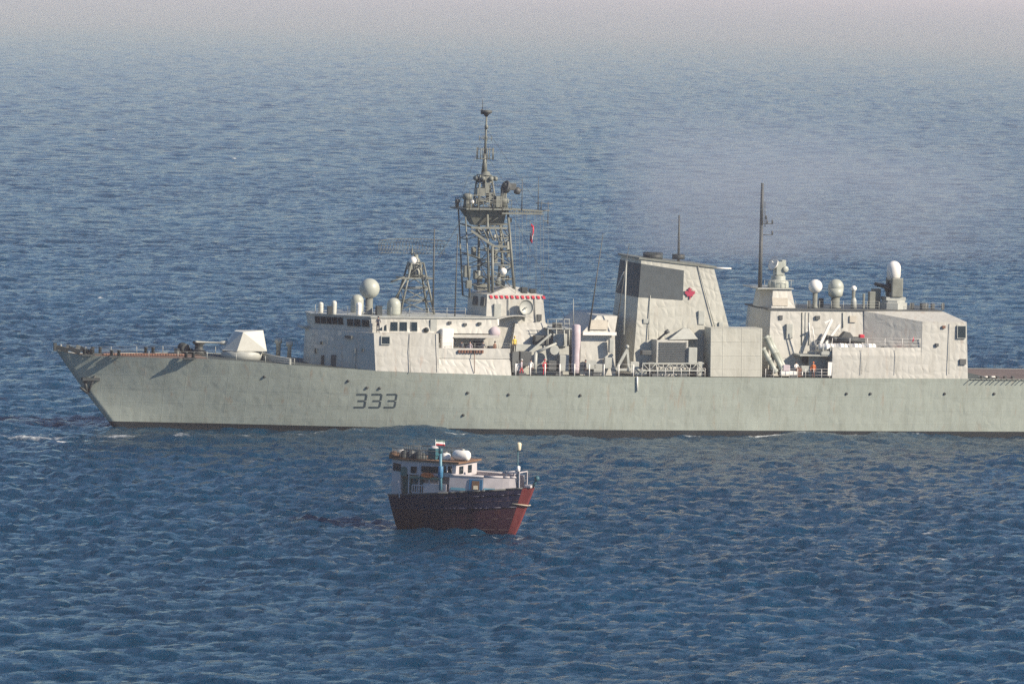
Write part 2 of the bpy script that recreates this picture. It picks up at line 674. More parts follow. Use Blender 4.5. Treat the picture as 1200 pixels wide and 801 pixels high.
z2_ = len(lv)
hb.add([(r[0][0], -r[0][1], r[0][2]) for r in grid] + [(r[0][0], r[0][1], r[0][2]) for r in grid], [[i, i + 1, z2_ + i + 1, z2_ + i] for i in range(z2_ - 1)])
for e in (-1,):
    L_ = [(r[e][0], -r[e][1], r[e][2]) for r in grid] + [(r[e][0], r[e][1], r[e][2]) for r in reversed(grid)]
    hb.add(L_, [list(range(len(L_)))])
hull = hb.build("hull", [M["hull_grey"], M["boot_black"]], ship)

# weather deck just inside the sheer, with a brown foredeck
db = MB()
top = grid[-1]
for i in range(n - 1):
    a, c = top[i], top[i + 1]
    q = project(a[0], 0, a[2])[0]
    db.mi = 1 if q < 235 else (2 if q > 1134 else 0)
    db.add([(a[0], -a[1] + 0.02, a[2] - 0.03), (c[0], -c[1] + 0.02, c[2] - 0.03), (c[0], c[1] - 0.02, c[2] - 0.03), (a[0], a[1] - 0.02, a[2] - 0.03)], [[0, 1, 2, 3]])
db.build("deck", [M["deck_dark"], M["deck_brown"], M["flight_deck"]], ship)


def on_hull(px, py, off=0.02):
    """point on the port side of the hull under a pixel"""
    y = -8.0
    for _ in range(12):
        x, _, z = V(px, py, y)
        y = -half_breadth(x, z)
    return (x, y - off, z)


# painted numerals 333
def numeral(px0, px1, py0, py1, slant):
    mb = MB()
    w, h = px1 - px0, py1 - py0

    def P(u, v, o):
        return on_hull(px0 + u * w + (1 - v) * slant, py0 + v * h, o)
    t = 0.17
    for (u0, u1, v0, v1) in ((0.06, 0.90, 0, 0.115), (0.26, 0.84, 0.44, 0.555), (0.0, 0.90, 0.885, 1.0), (0.84, 1.0, 0.07, 0.46), (0.84, 1.0, 0.54, 0.93)):
        f = [P(u0, v0, .03), P(u1, v0, .03), P(u1, v1, .03), P(u0, v1, .03)]
        bk = [P(u0, v0, -.02), P(u1, v0, -.02), P(u1, v1, -.02), P(u0, v1, -.02)]
        mb.loft([bk, f])
    return mb


for i in range(3):
    x0 = 414.5 + i * 17.6
    numeral(x0, x0 + 13.5, 461.0, 478.0, 3.0).build("numeral", M["numeral_slate"], hull)

# scuttles, discharge holes and draught marks
for (px, py) in ((408, 446), (430, 454), (445, 454.5), (548, 460), (596, 462), (680, 463), (543, 486), (992, 461), (1020, 461), (1107, 461), (1165, 461), (310, 441)):
    p = on_hull(px, py)
    MB().lathe(p, [(0.16, -0.1), (0.16, 0.05), (0.0, 0.05)], 10, (0, -1, 0)).build("scuttle", M["dark_paint"], hull)
# bow anchor in its recess
mb = MB()
p = Vector(V(99, 447, -0.7))
mb.box(p.x - 0.3, p.x + 1.6, -1.25, -0.2, p.z + 0.15, p.z + 0.45)
mb.tube(p + Vector((0, 0, 0.3)), p + Vector((0.35, -0.1, -1.3)), 0.16)
mb.tube(p + Vector((-0.5, -0.3, -0.6)), p + Vector((0.35, -0.1, -1.2)), 0.14)
mb.tube(p + Vector((1.1, -0.4, 0.7)), p + Vector((0.35, -0.1, -1.2)), 0.14)
mb.build("anchor", M["dark_paint"], hull)
# overboard discharge pipe / rubbing post abreast the funnel
mb = MB()
a, c = on_hull(746.5, 441, 0.08), on_hull(746.5, 458, 0.08)
mb.tube(a, c, 0.09)
mb.build("discharge_pipe", M["white_paint"], hull)
# folded deck-edge nets aft, one frame after another
for i in range(8):
    mb = MB()
    x0 = X(1137 + i * 30, -8.2, 443)
    zd = deck_z(x0 + 1)
    for k in range(5):
        mb.bar((x0 + k * 0.65, -8.1, zd - 0.05), (x0 + k * 0.65, -8.65, zd - 0.16), 0.07, 0.07)
    mb.bar((x0, -8.2, zd - 0.10), (x0 + 2.6, -8.2, zd - 0.10), 0.05, 0.05)
    mb.build("safety_net_frame", M["dark_paint"], ship)

# ---------------------------------------------------------------- foredeck fittings
# raised bulwark at the stem head
mb = MB()
pts = []
for d in (0, 1.2, 2.4, 3.6):
    pts.append((XB + d, np.interp(d, *BD)))
for s in (-1, 1):
    for (xa, ya), (xb_, yb_) in zip(pts[:-1], pts[1:]):
        mb.bar((xa, s * ya * 0.96, ZB + 0.32), (xb_, s * yb_ * 0.96, deck_z(xb_) + 0.2), 0.08, 0.5)
mb.bar((XB - 0.15, -0.25, ZB + 0.35), (XB - 0.15, 0.25, ZB + 0.35), 0.3, 0.9)
mb.build("stem_bulwark", M["dark_paint"], ship)


def railing(name, pts, h=1.0, step=1.6, wires=3, r=0.035, mat="white_paint", cloth=False):
    """guard rail along a line of deck-edge points"""
    mb = MB()
    for a, c in zip(pts[:-1], pts[1:]):
        a, c = Vector(a), Vector(c)
        L = (c - a).length
        k = max(1, int(L / step))
        for i in range(k + 1):
            p = a.lerp(c, i / k)
            mb.tube(p, p + Vector((0, 0, h)), r, r, 5)
        for w in range(wires):
            hh_ = Vector((0, 0, h * (w + 1) / wires))
            mb.tube(a + hh_, c + hh_, 0.011, 0.011, 4)
    return mb.build(name, M[mat], ship)


def deck_line(px0, px1, inset=0.25, k=8):
    out = []
    for i in range(k + 1):
        px = px0 + (px1 - px0) * i / k
        y = -7.0
        for _ in range(6):
            x = X(px, y, np.interp(px, dpx, dpy))
            y = -(bd(x) - inset)
        out.append((x, y, deck_z(x) - 0.03))
    return out


railing("guard_rail", deck_line(72, 345), 0.75, 2.4, 3, 0.035, "fitting_grey")
railing("guard_rail", [(x, -y, z) for x, y, z in deck_line(72, 345)], 0.75, 2.4, 3, 0.035, "fitting_grey")
railing("guard_rail", deck_line(604, 742), 1.35, 1.1, 3, 0.075)
railing("guard_rail", deck_line(752, 826), 1.0, 1.5, 3, 0.03)
railing("guard_rail", deck_line(897, 972), 1.0, 1.5, 3, 0.03)


def bollards(px, y, py):
    x = X(px, y, py)
    z = deck_z(x)
    mb = MB()
    mb.box(x - 0.7, x + 0.7, y - 0.25, y + 0.25, z - 0.05, z + 0.12)
    for s in (-0.4, 0.4):
        mb.lathe((x + s, y, z), [(0.17, 0), (0.17, 0.62), (0.23, 0.66), (0.23, 0.74), (0.0, 0.76)], 12)
    mb.build("bollard_pair", M["dark_paint"], ship)


for (px, y, py) in ((103, -2.0, 416), (113, 1.2, 413), (135, -3.0, 417), (175, 2.0, 414), (222, -5.0, 420)):
    bollards(px, y, py)
# capstan, windlass and ventilator
mb = MB()
x = X(233, 1.8, 416)
mb.lathe((x, 1.8, deck_z(x)), [(0.8, 0), (0.8, 0.4), (0.5, 0.55), (0.42, 1.0), (0.75, 1.25), (0.7, 1.45), (0.0, 1.5)], 18)
mb.build("capstan", M["dark_paint"], ship)
mb = MB()
x = X(215, 3.0, 415)
mb.box(x - 0.9, x + 0.9, 2.3, 3.7, deck_z(x) - 0.1, deck_z(x) + 0.55)
mb.lathe((x, 2.2, deck_z(x) + 0.6), [(0.3, 0), (0.55, 0.05), (0.3, 0.2), (0.3, 1.4), (0.55, 1.5), (0.3, 1.6)], 14, (0, 1, 0))
mb.build("windlass", M["dark_paint"], ship)
for (px, px2, y) in ((120, 215, -0.7), (120, 215, 0.9)):
    mb = MB()
    xa, xb_ = X(px, y, 414), X(px2, y, 415)
    k = 60
    for i in range(k):
        t = i / k
        x = xa + (xb_ - xa) * t
        mb.tube((x, y, deck_z(x) + 0.06), (x + 0.35, y + (0.08 if i % 2 else -0.08), deck_z(x) + 0.06), 0.07, 0.07, 5)
    mb.build("anchor_chain", M["rust_red"], ship)
# breakwater forward of the bridge
mb = MB()
xb0 = X(338, -5.5, 428)
for s in (-1, 1):
    z = deck_z(xb0)
    mb.loft([[(xb0 - 2.2, 0, z - 0.1), (xb0 - 2.0, 0, z - 0.1), (xb0 + 0.2, s * 6.0, z - 0.1), (xb0, s * 6.0, z - 0.1)],
             [(xb0 - 2.2, 0, z + 0.9), (xb0 - 2.0, 0, z + 0.9), (xb0 + 0.2, s * 6.0, z + 0.6), (xb0, s * 6.0, z + 0.6)]])
mb.build("breakwater", M["fitting_grey"], ship)
for (px, y, h, r) in ((326, 2.0, 2.4, 0.25), (339, 1.0, 2.2, 0.22), (307, 3.0, 1.2, 0.2)):
    x = X(px, y, 415)
    mb = MB().lathe((x, y, deck_z(x)), [(r, 0), (r, h * 0.7), (r * 1.7, h * 0.75), (r * 1.7, h * 0.95), (0, h)], 12)
    mb.build("ventilator", M["fitting_grey"], ship)

# ---- gun turret
gun = MB()
cx = (X(262, -2, 408) + X(312, -2, 408)) / 2 + 0.2
gz = Z(411.5, -1.9, 285)
zt = Z(387.5, -1.2, 300)
xl, xr = X(263, -1.9, 411), X(312.5, -1.9, 411)
xtl, xtr = X(284, -1.3, 387), X(311, -1.3, 387)
# faceted shield: sharp forward wedge, sloping flanks and a slanting crease on each side
B0 = [(xl, -0.55), (xl + 1.35, -1.95), (xr, -1.95)]
bot = [(a, c, gz) for a, c in B0]
mid = [(xl + 0.1, -0.55, gz + 0.08), (xl + 1.4, -1.97, gz + 0.08), (xr, -1.97, gz + 0.08)]
topr = [(xtl - 0.55, -0.40, zt - 0.12), (xtl, -1.78, zt - 0.12), (xtr, -0.15, zt)]
for s in (-1, 1):
    b0, b1, b2 = [(p[0], s * -p[1], p[2]) for p in mid]
    t0_, t1_, t2_ = [(p[0], s * -p[1], p[2]) for p in topr]
    c0, c1, c2 = [(p[0], s * -p[1], p[2]) for p in bot]
    gun.add([b0, b1, b2, t0_, t1_, t2_, c0, c1, c2], [[0, 1, 4], [0, 4, 3], [1, 2, 4], [4, 2, 5], [6, 7, 1, 0], [7, 8, 2, 1]])
gun.add([(topr[0][0], topr[0][1], topr[0][2]), topr[1], topr[2], (topr[2][0], -topr[2][1], topr[2][2]), (topr[1][0], -topr[1][1], topr[1][2]), (topr[0][0], -topr[0][1], topr[0][2])], [[0, 1, 2, 3, 4, 5]])
gun.add([mid[0], topr[0], (topr[0][0], -topr[0][1], topr[0][2]), (mid[0][0], -mid[0][1], mid[0][2])], [[0, 1, 2, 3]])
gun.add([mid[2], topr[2], (topr[2][0], -topr[2][1], topr[2][2]), (mid[2][0], -mid[2][1], mid[2][2])], [[0, 1, 2, 3]])
gun.add([bot[0], bot[1], bot[2], (bot[2][0], -bot[2][1], bot[2][2]), (bot[1][0], -bot[1][1], bot[1][2]), (bot[0][0], -bot[0][1], bot[0][2])], [[0, 1, 2, 3, 4, 5]])
turret = gun.build("gun_turret", M["turret_grey"], ship)
me = turret.data
mb = MB()
mb.lathe(((xl + xr) / 2, 0, deck_z(cx) - 0.1), [(2.3, 0), (2.3, gz - deck_z(cx) - 0.12), (2.05, gz - deck_z(cx) + 0.08)], 24)
mb.build("turret_ring", M["fitting_grey"], turret)
mb = MB()
q0 = Vector((xl + 1.0, 0, gz + 0.75))
mb.lathe(q0, [(0.28, 0), (0.22, 1.0), (0.11, 1.1), (0.085, 3.6), (0.11, 3.65), (0.11, 3.9), (0.05, 3.9)], 12, (-1, 0, 0.03))
mb.build("gun_barrel", M["fitting_grey"], turret)

# ---------------------------------------------------------------- forward superstructure
z_dk = 5.4
zA = Z(390, -7.1, 445)           # top of the lower bridge front and bulwark
zB = Z(408, -7.3, 560)           # rail of the covered gallery
lower = MB()
f2b, f1b, cb = (X(363, -1.8, 420), -1.8), (X(404, -4.6, 425), -4.6), (X(441, -7.75, 432), -7.75)
f2t, f1t, ct = (X(366, -1.8, 388), -1.8), (X(406, -4.5, 389), -4.5), (X(438, -7.1, 390), -7.1)
xg = X(514, -7.2, 400)
edge = lambda x: (x, -(bd(x) - 0.06), deck_z(x) - 0.06)
lower.sym([[(*f2b, z_dk), (*f1b, z_dk), edge(cb[0]), edge(xg)], [(*f2t, zA), (*f1t, zA), (*ct, zA), (xg, -7.1, zA)]])
xh = X(598, -7.4, 420)
ygb = -7.1 - (zA - zB) / (zA - z_dk) * 0.65
lower.sym([[edge(xg + 0.002), edge(xh)], [(xg + 0.002, ygb, zB - 1.05), (xh, ygb, zB - 1.05)]])
lower.loft([[(xg + 0.002, ygb - 0.10, zB - 1.1), (xh, ygb - 0.10, zB - 1.1), (xh, ygb + 0.10, zB - 1.1), (xg + 0.002, ygb + 0.10, zB - 1.1)],
            [(xg + 0.002, ygb, zB), (xh, ygb, zB), (xh, ygb + 0.12, zB), (xg + 0.002, ygb + 0.12, zB)]])
bridge = lower.build("bridge_superstructure", M["house_grey"], ship)
# gallery roof slab
up = MB()
zroof = Z(372.5, -5.4, 520)
xe = X(582, -5.4, 390)
zg = Z(392, -5.4, 550)
u2b, u1b, ub = (X(369, -1.7, 380), -1.7), (X(407, -4.1, 382), -4.1), (X(436, -6.2, 384), -6.2)
up.sym([[(u2b[0], u2b[1], zA - 0.05), (u1b[0], u1b[1], zA - 0.05), (ub[0], ub[1], zA - 0.05), (xe, -6.0, zA - 0.05)],
        [(u2b[0] - 0.25, u2b[1], zroof), (u1b[0] - 0.2, u1b[1] - 0.1, zroof), (ub[0] - 0.1, ub[1] + 0.1, zroof), (xe, -5.6, zroof)]])
up.sym([[(xg + 0.1, -4.2, zB - 1.06), (xe - 0.002, -4.2, zB - 1.06)], [(xg + 0.1, -4.2, zA - 0.051), (xe - 0.002, -4.2, zA - 0.051)]])
up.build("bridge_house", M["house_grey"], ship)
# roof deck edge
mb = MB()
mb.sym([[(u2b[0] - 0.4, u2b[1], zroof + 0.003), (u1b[0] - 0.35, u1b[1] - 0.2, zroof + 0.003), (ub[0] - 0.2, ub[1] - 0.05, zroof + 0.003), (xe, -5.75, zroof + 0.003)],
        [(u2b[0] - 0.4, u2b[1], zroof + 0.14), (u1b[0] - 0.35, u1b[1] - 0.2, zroof + 0.14), (ub[0] - 0.2, ub[1] - 0.05, zroof + 0.14), (xe, -5.75, zroof + 0.14)]])
mb.build("bridge_roof", M["fitting_grey"], ship)
ZR = zroof + 0.14


def face_panel(p0, p1, z0, z1, lean0, mat, name, parent, proud=0.04, frame=0.0, top_shift=(0, 0)):
    """flat panel standing just proud of a wall from p0 to p1 (plan points)"""
    a, c = Vector((p0[0], p0[1], 0)), Vector((p1[0], p1[1], 0))
    d = (c - a).normalized()
    nrm = Vector((d.y, -d.x, 0))
    if nrm.y > 0 and abs(nrm.y) > 0.2:
        nrm = -nrm
    if abs(nrm.y) <= 0.2 and nrm.x > 0:
        nrm = -nrm
    sh = Vector((top_shift[0], top_shift[1], 0))
    mb = MB()
    ring = lambda o, g: [a - d * g + nrm * o + Vector((0, 0, z0 - g)), c + d * g + nrm * o + Vector((0, 0, z0 - g)),
                         c + d * g + nrm * o + sh + Vector((0, 0, z1 + g)), a - d * g + nrm * o + sh + Vector((0, 0, z1 + g))]
    mb.loft([ring(-0.06, 0), ring(proud, 0)])
    o = mb.build(name, mat, parent)
    if frame:
        mb = MB()
        mb.loft([ring(-0.06, frame), ring(proud - 0.02, frame)])
        mb.build("window_frame", M["fitting_grey"], o)
    return o


def lerp2(a, c, t):
    return (a[0] + (c[0] - a[0]) * t, a[1] + (c[1] - a[1]) * t)


hz_ = zroof - zA
w0, w1 = zA + hz_ * 0.42, zA + hz_ * 0.90
U2, U1, UC = (u2b[0] - 0.15, u2b[1]), (u1b[0] - 0.13, u1b[1] - 0.06), (ub[0] - 0.07, ub[1] + 0.06)
sh = (-0.10, 0.0)
# five panes across the first facet, two on the next
for i in range(5):
    face_panel(lerp2(U2, U1, 0.06 + i * 0.175), lerp2(U2, U1, 0.06 + i * 0.175 + 0.155), w0, w1, 0, M["glass"], "window", bridge, 0.05, 0.05, (-0.10, -0.03))
for (t0, t1) in ((0.05, 0.30), (0.33, 0.58), (0.64, 0.93)):
    face_panel(lerp2(U1, UC, t0), lerp2(U1, UC, t1), w0 - 0.1, w1 - 0.1, 0, M["glass"], "window", bridge, 0.05, 0.05, (-0.05, 0.04))
# bridge wing windows on the side
for (a, c) in ((438.5, 448), (450, 453), (457.5, 466), (468.5, 477), (482, 489)):
    y = -6.1
    face_panel((X(a, y, 380), y), (X(c, y, 380), y), zA + hz_ * 0.12, zA + hz_ * 0.72, 0, M["glass"], "window", bridge, 0.07, 0.05, (0, 0.12))
MB().lathe(V(499.5, 386.5, -6.15), [(0.28, -0.1), (0.28, 0.10), (0.0, 0.10)], 14, (0, -1, 0)).build("porthole", M["glass"], bridge)
face_panel((X(447.5, -7.3, 398), -7.30), (X(456.5, -7.3, 398), -7.30), Z(402.5, -7.3, 452), Z(394.5, -7.3, 452), 0, M["glass"], "window", bridge, 0.1, 0.1, (0, 0.10))
# shaded front: doors, lockers, ladder
F2, F1, FC = f2b, f1b, cb
for (t0, t1, z0, z1, mt) in ((0.34, 0.40, 6.6, 8.3, "dark_paint"), (0.62, 0.74, 6.3, 8.4, "mast_dark"), (0.15, 0.19, 8.5, 9.0, "dark_paint"), (0.30, 0.36, 9.5, 9.8, "dark_paint")):
    face_panel(lerp2(F2, F1, t0), lerp2(F2, F1, t1), z0, z1, 0, M[mt], "locker", bridge, 0.12)
face_panel(lerp2(F1, FC, 0.28), lerp2(F1, FC, 0.33), 6.4, 9.3, 0, M["fitting_grey"], "ladder", bridge, 0.1)
face_panel(lerp2(F1, FC, 0.55), lerp2(F1, FC, 0.58), 9.0, 9.3, 0, M["dark_paint"], "lamp", bridge, 0.15)
face_panel(lerp2(F1, FC, 0.02), lerp2(F1, FC, 0.22), zA - 0.75, zA - 0.45, 0, M["mast_dark"], "locker", bridge, 0.25)
# small platform overhanging the bridge front
mb = MB()
mb.box(X(352, 1.5, 385), X(366, 1.5, 385), 0.2, 2.8, Z(384, 1.5, 360), Z(381.5, 1.5, 360))
mb.build("lookout_platform", M["fitting_grey"], ship)
# gallery contents: louvre grille, lockers
mb = MB()
for i in range(9):
    a = X(537 + i * 3.4, -7.4, 413)
    mb.box(a, a + 0.2, -7.56, -7.3, Z(413.5, -7.5, 550), Z(410, -7.5, 550))
mb.build("grille", M["rust_red"], bridge)
# white box and canister against the forward end of the gallery
mb = MB()
mb.box(X(517, -6.5, 400), X(531, -6.5, 400), -6.75, -5.2, zB - 1.0, Z(385, -6.5, 520))
mb.build("deck_locker", M["white_paint"], ship, 0.12)
for (px, w, h) in ((545, 0.6, 1.3), (556, 0.8, 1.7), (572, 0.9, 1.2), (588, 0.7, 1.0)):
    x = X(px, -5.4, 400)
    MB().box(x, x + w, -5.8, -5.0, zB - 1.06, zB - 1.05 + h).build("locker", M["navy_cloth"], bridge, 0.05)
railing("guard_rail", [(X(515, ygb, 400), ygb + .05, zB), (xh, ygb + .05, zB)], 0.55, 1.3, 2, 0.025, "fitting_grey")
# overhang added to keep the gallery in shade
mb = MB()
mb.loft([[(X(532, -6.9, 393), -6.85, zg - 0.25), (xe - 0.05, -6.85, zg - 0.25), (xe - 0.05, -5.95, zg), (X(532, -6, 393), -5.95, zg)],
         [(X(532, -6.9, 393), -6.85, zg - 0.19), (xe - 0.05, -6.85, zg - 0.19), (xe - 0.05, -5.95, zg + 0.06), (X(532, -6, 393), -5.95, zg + 0.06)]])
mb.build("gallery_shade_overhang", M["house_grey"], ship)

# ---- sensors and radomes on the bridge roof
def radome(px, py, r, y, zfoot, mat="radome_grey", name="radome", dome=False, stalk=None):
    x, _, z = V(px, py, y)
    mb = MB()
    if dome:
        mb.lathe((x, y, zfoot), [(r * 0.9, 0), (r, 0.15), (r, z - zfoot)] + [(r * math.cos(a), z - zfoot + r * 0.95 * math.sin(a)) for a in [math.pi / 2 * i / 8 for i in range(1, 9)]], 24)
    else:
        mb.ball((x, y, z), r, 24)
    o = mb.build(name, M[mat], ship)
    if not dome:
        st = stalk or r * 0.45
        MB().lathe((x, y, zfoot), [(st * 1.3, 0), (st * 1.3, 0.15), (st, 0.2), (st, z - zfoot - r * 0.8)], 14).build("pedestal", M["mast_grey"], o)
    return o


radome(433, 338, 1.12, -2.5, ZR, stalk=0.42)
radome(418.5, 352, 0.72, 1.0, ZR, dome=True)
radome(461.5, 356.5, 0.76, -3.0, ZR, dome=True)
radome(420.5, 357, 0.30, -4.4, ZR, dome=True, mat="white_paint")
radome(376, 356.5, 0.28, -0.6, ZR, dome=True, mat="turret_grey")
radome(391.5, 355, 0.30, -3.0, ZR, dome=True, mat="turret_grey")
mb = MB()
x = X(386, -3.0, 355)
mb.box(x - 0.2, x + 0.25, -3.3, -2.7, ZR, ZR + 0.9)
mb.build("sensor_box", M["dark_paint"], ship)
MB().box(X(441, -3.5, 365), X(447, -3.5, 365), -3.9, -3.0, ZR, ZR + 1.0).build("sensor_box", M["dark_paint"], ship)
railing("guard_rail", [(u2b[0], u2b[1], ZR), (u1b[0], u1b[1], ZR), (ub[0], ub[1] + .1, ZR), (X(545, -5.5, 372), -5.6, ZR)], 1.0, 1.8, 3, 0.035, "fitting_grey")


# ---- lattice helper
def lattice(mb, b4, t4, k, r, brace=True):
    b4 = [Vector(p) for p in b4]
    t4 = [Vector(p) for p in t4]
    lvls = [[b4[i].lerp(t4[i], j / k) for i in range(4)] for j in range(k + 1)]
    for j in range(k):
        for i in range(4):
            a, c = lvls[j], lvls[j + 1]
            i2 = (i + 1) % 4
            mb.tube(c[i], c[i2], r * 0.6, r * 0.6, 6)
            if brace:
                if (i + j) % 2:
                    mb.tube(a[i], c[i2], r * 0.55, r * 0.55, 6)
                else:
                    mb.tube(a[i2], c[i], r * 0.55, r * 0.55, 6)
    return mb


# ---- air-search radar on its stub tower
tower = MB()
zt0, zt1 = ZR, Z(308, -1.0, 490)
xa, xb_ = X(468, -1.2, 370), X(508, -1.2, 370)
xc, xd = X(483, -1.0, 308), X(497, -1.0, 308)
bq = [(xa, -1.6, zt0), (xb_, -1.6, zt0), (xb_, 1.6, zt0), (xa, 1.6, zt0)]
tq = [(xc, -0.8, zt1), (xd, -0.8, zt1), (xd, 0.8, zt1), (xc, 0.8, zt1)]
for a, c in zip(bq, tq):
    tower.tube(a, c, 0.13, 0.10, 8)
lattice(tower, bq, tq, 4, 0.10)
zp = Z(326, -1, 490)
tower.box(X(470, -1.2, 326), X(507, -1.2, 326), -1.3, 1.3, zp - 0.08, zp + 0.1)
tower.tube((X(458, -1.2, 331), -1.2, zp - 0.4), (X(474, -1.2, 326), -1.2, zp + 0.1), 0.10)
tower.tube((X(476, -1.2, 327), -1.2, zp), (X(462, -1.2, 350), -1.2, Z(352, -1.2, 462)), 0.10)
tw = tower.build("radar_tower", M["mast_grey"], ship)
mb = MB()
zc = Z(318, -1.0, 487)
mb.lathe((X(487, 0, 318), 0, zp), [(0.75, 0), (0.75, zc - zp), (0.5, zc - zp + 0.4), (0.5, zc - zp + 1.2), (0.25, zc - zp + 1.5), (0.25, Z(298, 0, 487) - zp)], 14)
mb.box(X(479, -0.5, 310), X(487, -0.5, 310), -0.6, 0.4, Z(316, -0.5, 483), Z(308, -0.5, 483))
mb.build("radar_drive", M["mast_grey"], tw)
mb = MB()
x = X(484, -0.6, 302)
mb.lathe((x, -0.6, Z(305, -0.6, 484)), [(0.5, -0.2), (0.42, 0.1), (0.2, 0.25), (0.0, 0.3)], 14, (-0.4, -0.7, 0.35))
mb.build("navigation_dish", M["white_paint"], tw)
# the wide openwork reflector
ant = MB()
xl_, xr_ = X(447, -1.2, 289), X(524, -1.2, 289)
zlo, zhi = Z(298, -1.0, 487), Z(280.5, -1.0, 487)
N_ = 20
def refl(u, v):
    x = xl_ + (xr_ - xl_) * u
    cy = -0.2 - 1.1 * (1 - (2 * u - 1) ** 2) * 0.8
    top_ = 1 - 0.18 * abs(2 * u - 1) ** 2
    z = zlo + (zhi - zlo) * (0.06 * abs(2 * u - 1) + v * top_)
    y = -cy - 0.55 * (2 * v - 1) ** 2
    return (x, y, z)
for j in range(5):
    v = j / 4
    ant.path([refl(i / N_, v) for i in range(N_ + 1)], 0.032 if j in (0, 4) else 0.02, 5)
for i in range(N_ + 1):
    ant.path([refl(i / N_, j / 4) for j in range(5)], 0.02, 5)
for i in range(N_):
    ant.tube(refl(i / N_, 0), refl((i + 1) / N_, 0.5), 0.016, 0.016, 4)
    ant.tube(refl(i / N_, 1), refl((i + 1) / N_, 0.5), 0.016, 0.016, 4)
mid_ = (xl_ + xr_) / 2
ant.tube((mid_, -0.2, zlo - 0.1), (mid_ + 0.3, 1.0, zlo + 0.5), 0.1)
ant.tube((mid_, -0.2, zlo), (mid_ - 0.1, -1.8, zlo + 0.2), 0.07)
ant.build("radar_antenna", M["mast_grey"], tw)

# ---- whip and pole antennas
def pole(p0, p1, r0, r1, name="whip_antenna", mat="mast_dark"):
    return MB().tube(p0, p1, r0, r1, 8).build(name, M[mat], ship)


pole(V(507.5, 362, -2), V(509, 268, -2), 0.11, 0.07)
pole(V(533, 370, -4), V(536.3, 274, -4), 0.09, 0.05)
pole(V(690, 388, -6.5), V(706.8, 273, -6.5), 0.10, 0.035)
pole(V(721, 392, -6.3), V(737.5, 285, -6.3), 0.08, 0.03)
pole(V(795.2, 306, 0), V(796, 252, 0), 0.16, 0.10)

# ---- mast deckhouse
mh = MB()
ym = -3.4
zmt = Z(345, ym, 600)
xm0, xm1 = X(570, ym, 380), X(640.5, ym, 380)
fm = X(552, -0.8, 380)
mh.sym([[(fm - 0.2, -0.8, zB - 1), (xm0 - 0.2, -3.7, zB - 1), (xm1 + 0.25, -3.7, zB - 1)],
        [(fm, -0.8, zmt), (xm0 + 0.05, -3.2, zmt), (X(636, -3.2, 347), -3.2, zmt)]])
zpk = Z(336.5, -2.4, 605)
mh.sym([[(X(575, -3.0, 345), -3.0, zmt + 0.002), (X(630, -3.0, 345), -3.0, zmt + 0.002)], [(X(594, -2.2, 338), -2.2, zpk), (X(608, -2.2, 338), -2.2, zpk)]])
mast_house = mh.build("mast_house", M["house_grey"], ship)
# red and white dashes along its top
for i in range(11):
    px = 573.5 + i * 6.15
    y = -3.25
    x0 = X(px, y, 348)
    z0_, z1_ = Z(349.6, y, 600), Z(346.2, y, 600)
    mb = MB().loft([[(x0, y - 0.06, z1_), (x0 + 0.30, y - 0.06, z1_), (x0 + 0.42, y - 0.09, z0_), (x0 + 0.12, y - 0.09, z0_)],
                    [(x0, y + 0.05, z1_), (x0 + 0.30, y + 0.05, z1_), (x0 + 0.42, y + 0.05, z0_), (x0 + 0.12, y + 0.05, z0_)]])
    mb.build("red_dash", M["red"], mast_house)
for (a, c) in ((549, 555), (560, 566)):
    t = (a - 549) / 22
    face_panel(lerp2((fm - .1, -0.8), (xm0 - .1, -3.45), 0.15 + t * 1.0), lerp2((fm - .1, -0.8), (xm0 - .1, -3.45), 0.40 + t * 1.0), Z(350, -2, 560) - 0.7, Z(341, -2, 560) - 0.6, 0, M["mast_dark"], "louvre", mast_house, 0.12, 0, (0.12, 0.1))
# drum and dish on the side
mb = MB()
p = Vector(V(616.5, 360, -4.1))
mb.lathe(p, [(0.0, -0.25), (0.55, -0.15), (0.82, 0.10), (0.86, 0.12), (0.62, -0.02), (0.2, -0.10)], 20, (0.15, -1, 0.1))
mb.tube(p, p + Vector((0, -0.45, 0)), 0.07)
mb.tube(p + Vector((0, 0.1, -0.1)), (p.x, -3.3, p.z - 1.6), 0.12)
mb.build("satellite_dish", M["fitting_grey"], mast_house)
mb = MB()
# overhanging curved sponson under the dish
for k in range(8):
    t0, t1 = k / 8, (k + 1) / 8
    f = lambda t: (X(575, -4.6, 385) + (X(618, -4.6, 375) - X(575, -4.6, 385)) * t, Z(378 - 7 * math.sin(t * 2.2), -4.6, 590))
    (x0, za_), (x1, zb_) = f(t0), f(t1)
    mb.loft([[(x0, -3.4, za_), (x1, -3.4, zb_), (x1, -4.9, zb_ + 0.1), (x0, -4.9, za_ + 0.1)], [(x0, -3.4, za_ + 0.12), (x1, -3.4, zb_ + 0.12), (x1, -4.9, zb_ + 0.22), (x0, -4.9, za_ + 0.22)]])
mb.build("sponson", M["house_grey"], mast_house)
for (px, py) in ((614, 340), (624, 342)):
    x, y, z = V(px, py, -2.6)
    MB().box(x - 0.35, x + 0.35, -2.9, -2.2, zmt, z + 0.35).build("floodlight", M["dark_paint"], mast_house, 0.08)
MB().box(X(575, -5.2, 382), X(584, -5.2, 382), -5.5, -4.8, Z(381, -5.2, 580), Z(374, -5.2, 580)).build("sensor_box", M["white_paint"], mast_house, 0.05)
MB().lathe(V(580, 389, -6.0), [(0.0, -.2), (0.6, -0.15), (0.6, 0.12), (0.0, 0.15)], 18, (0, -1, 0)).build("drum", M["mauve_cover"], mast_house)

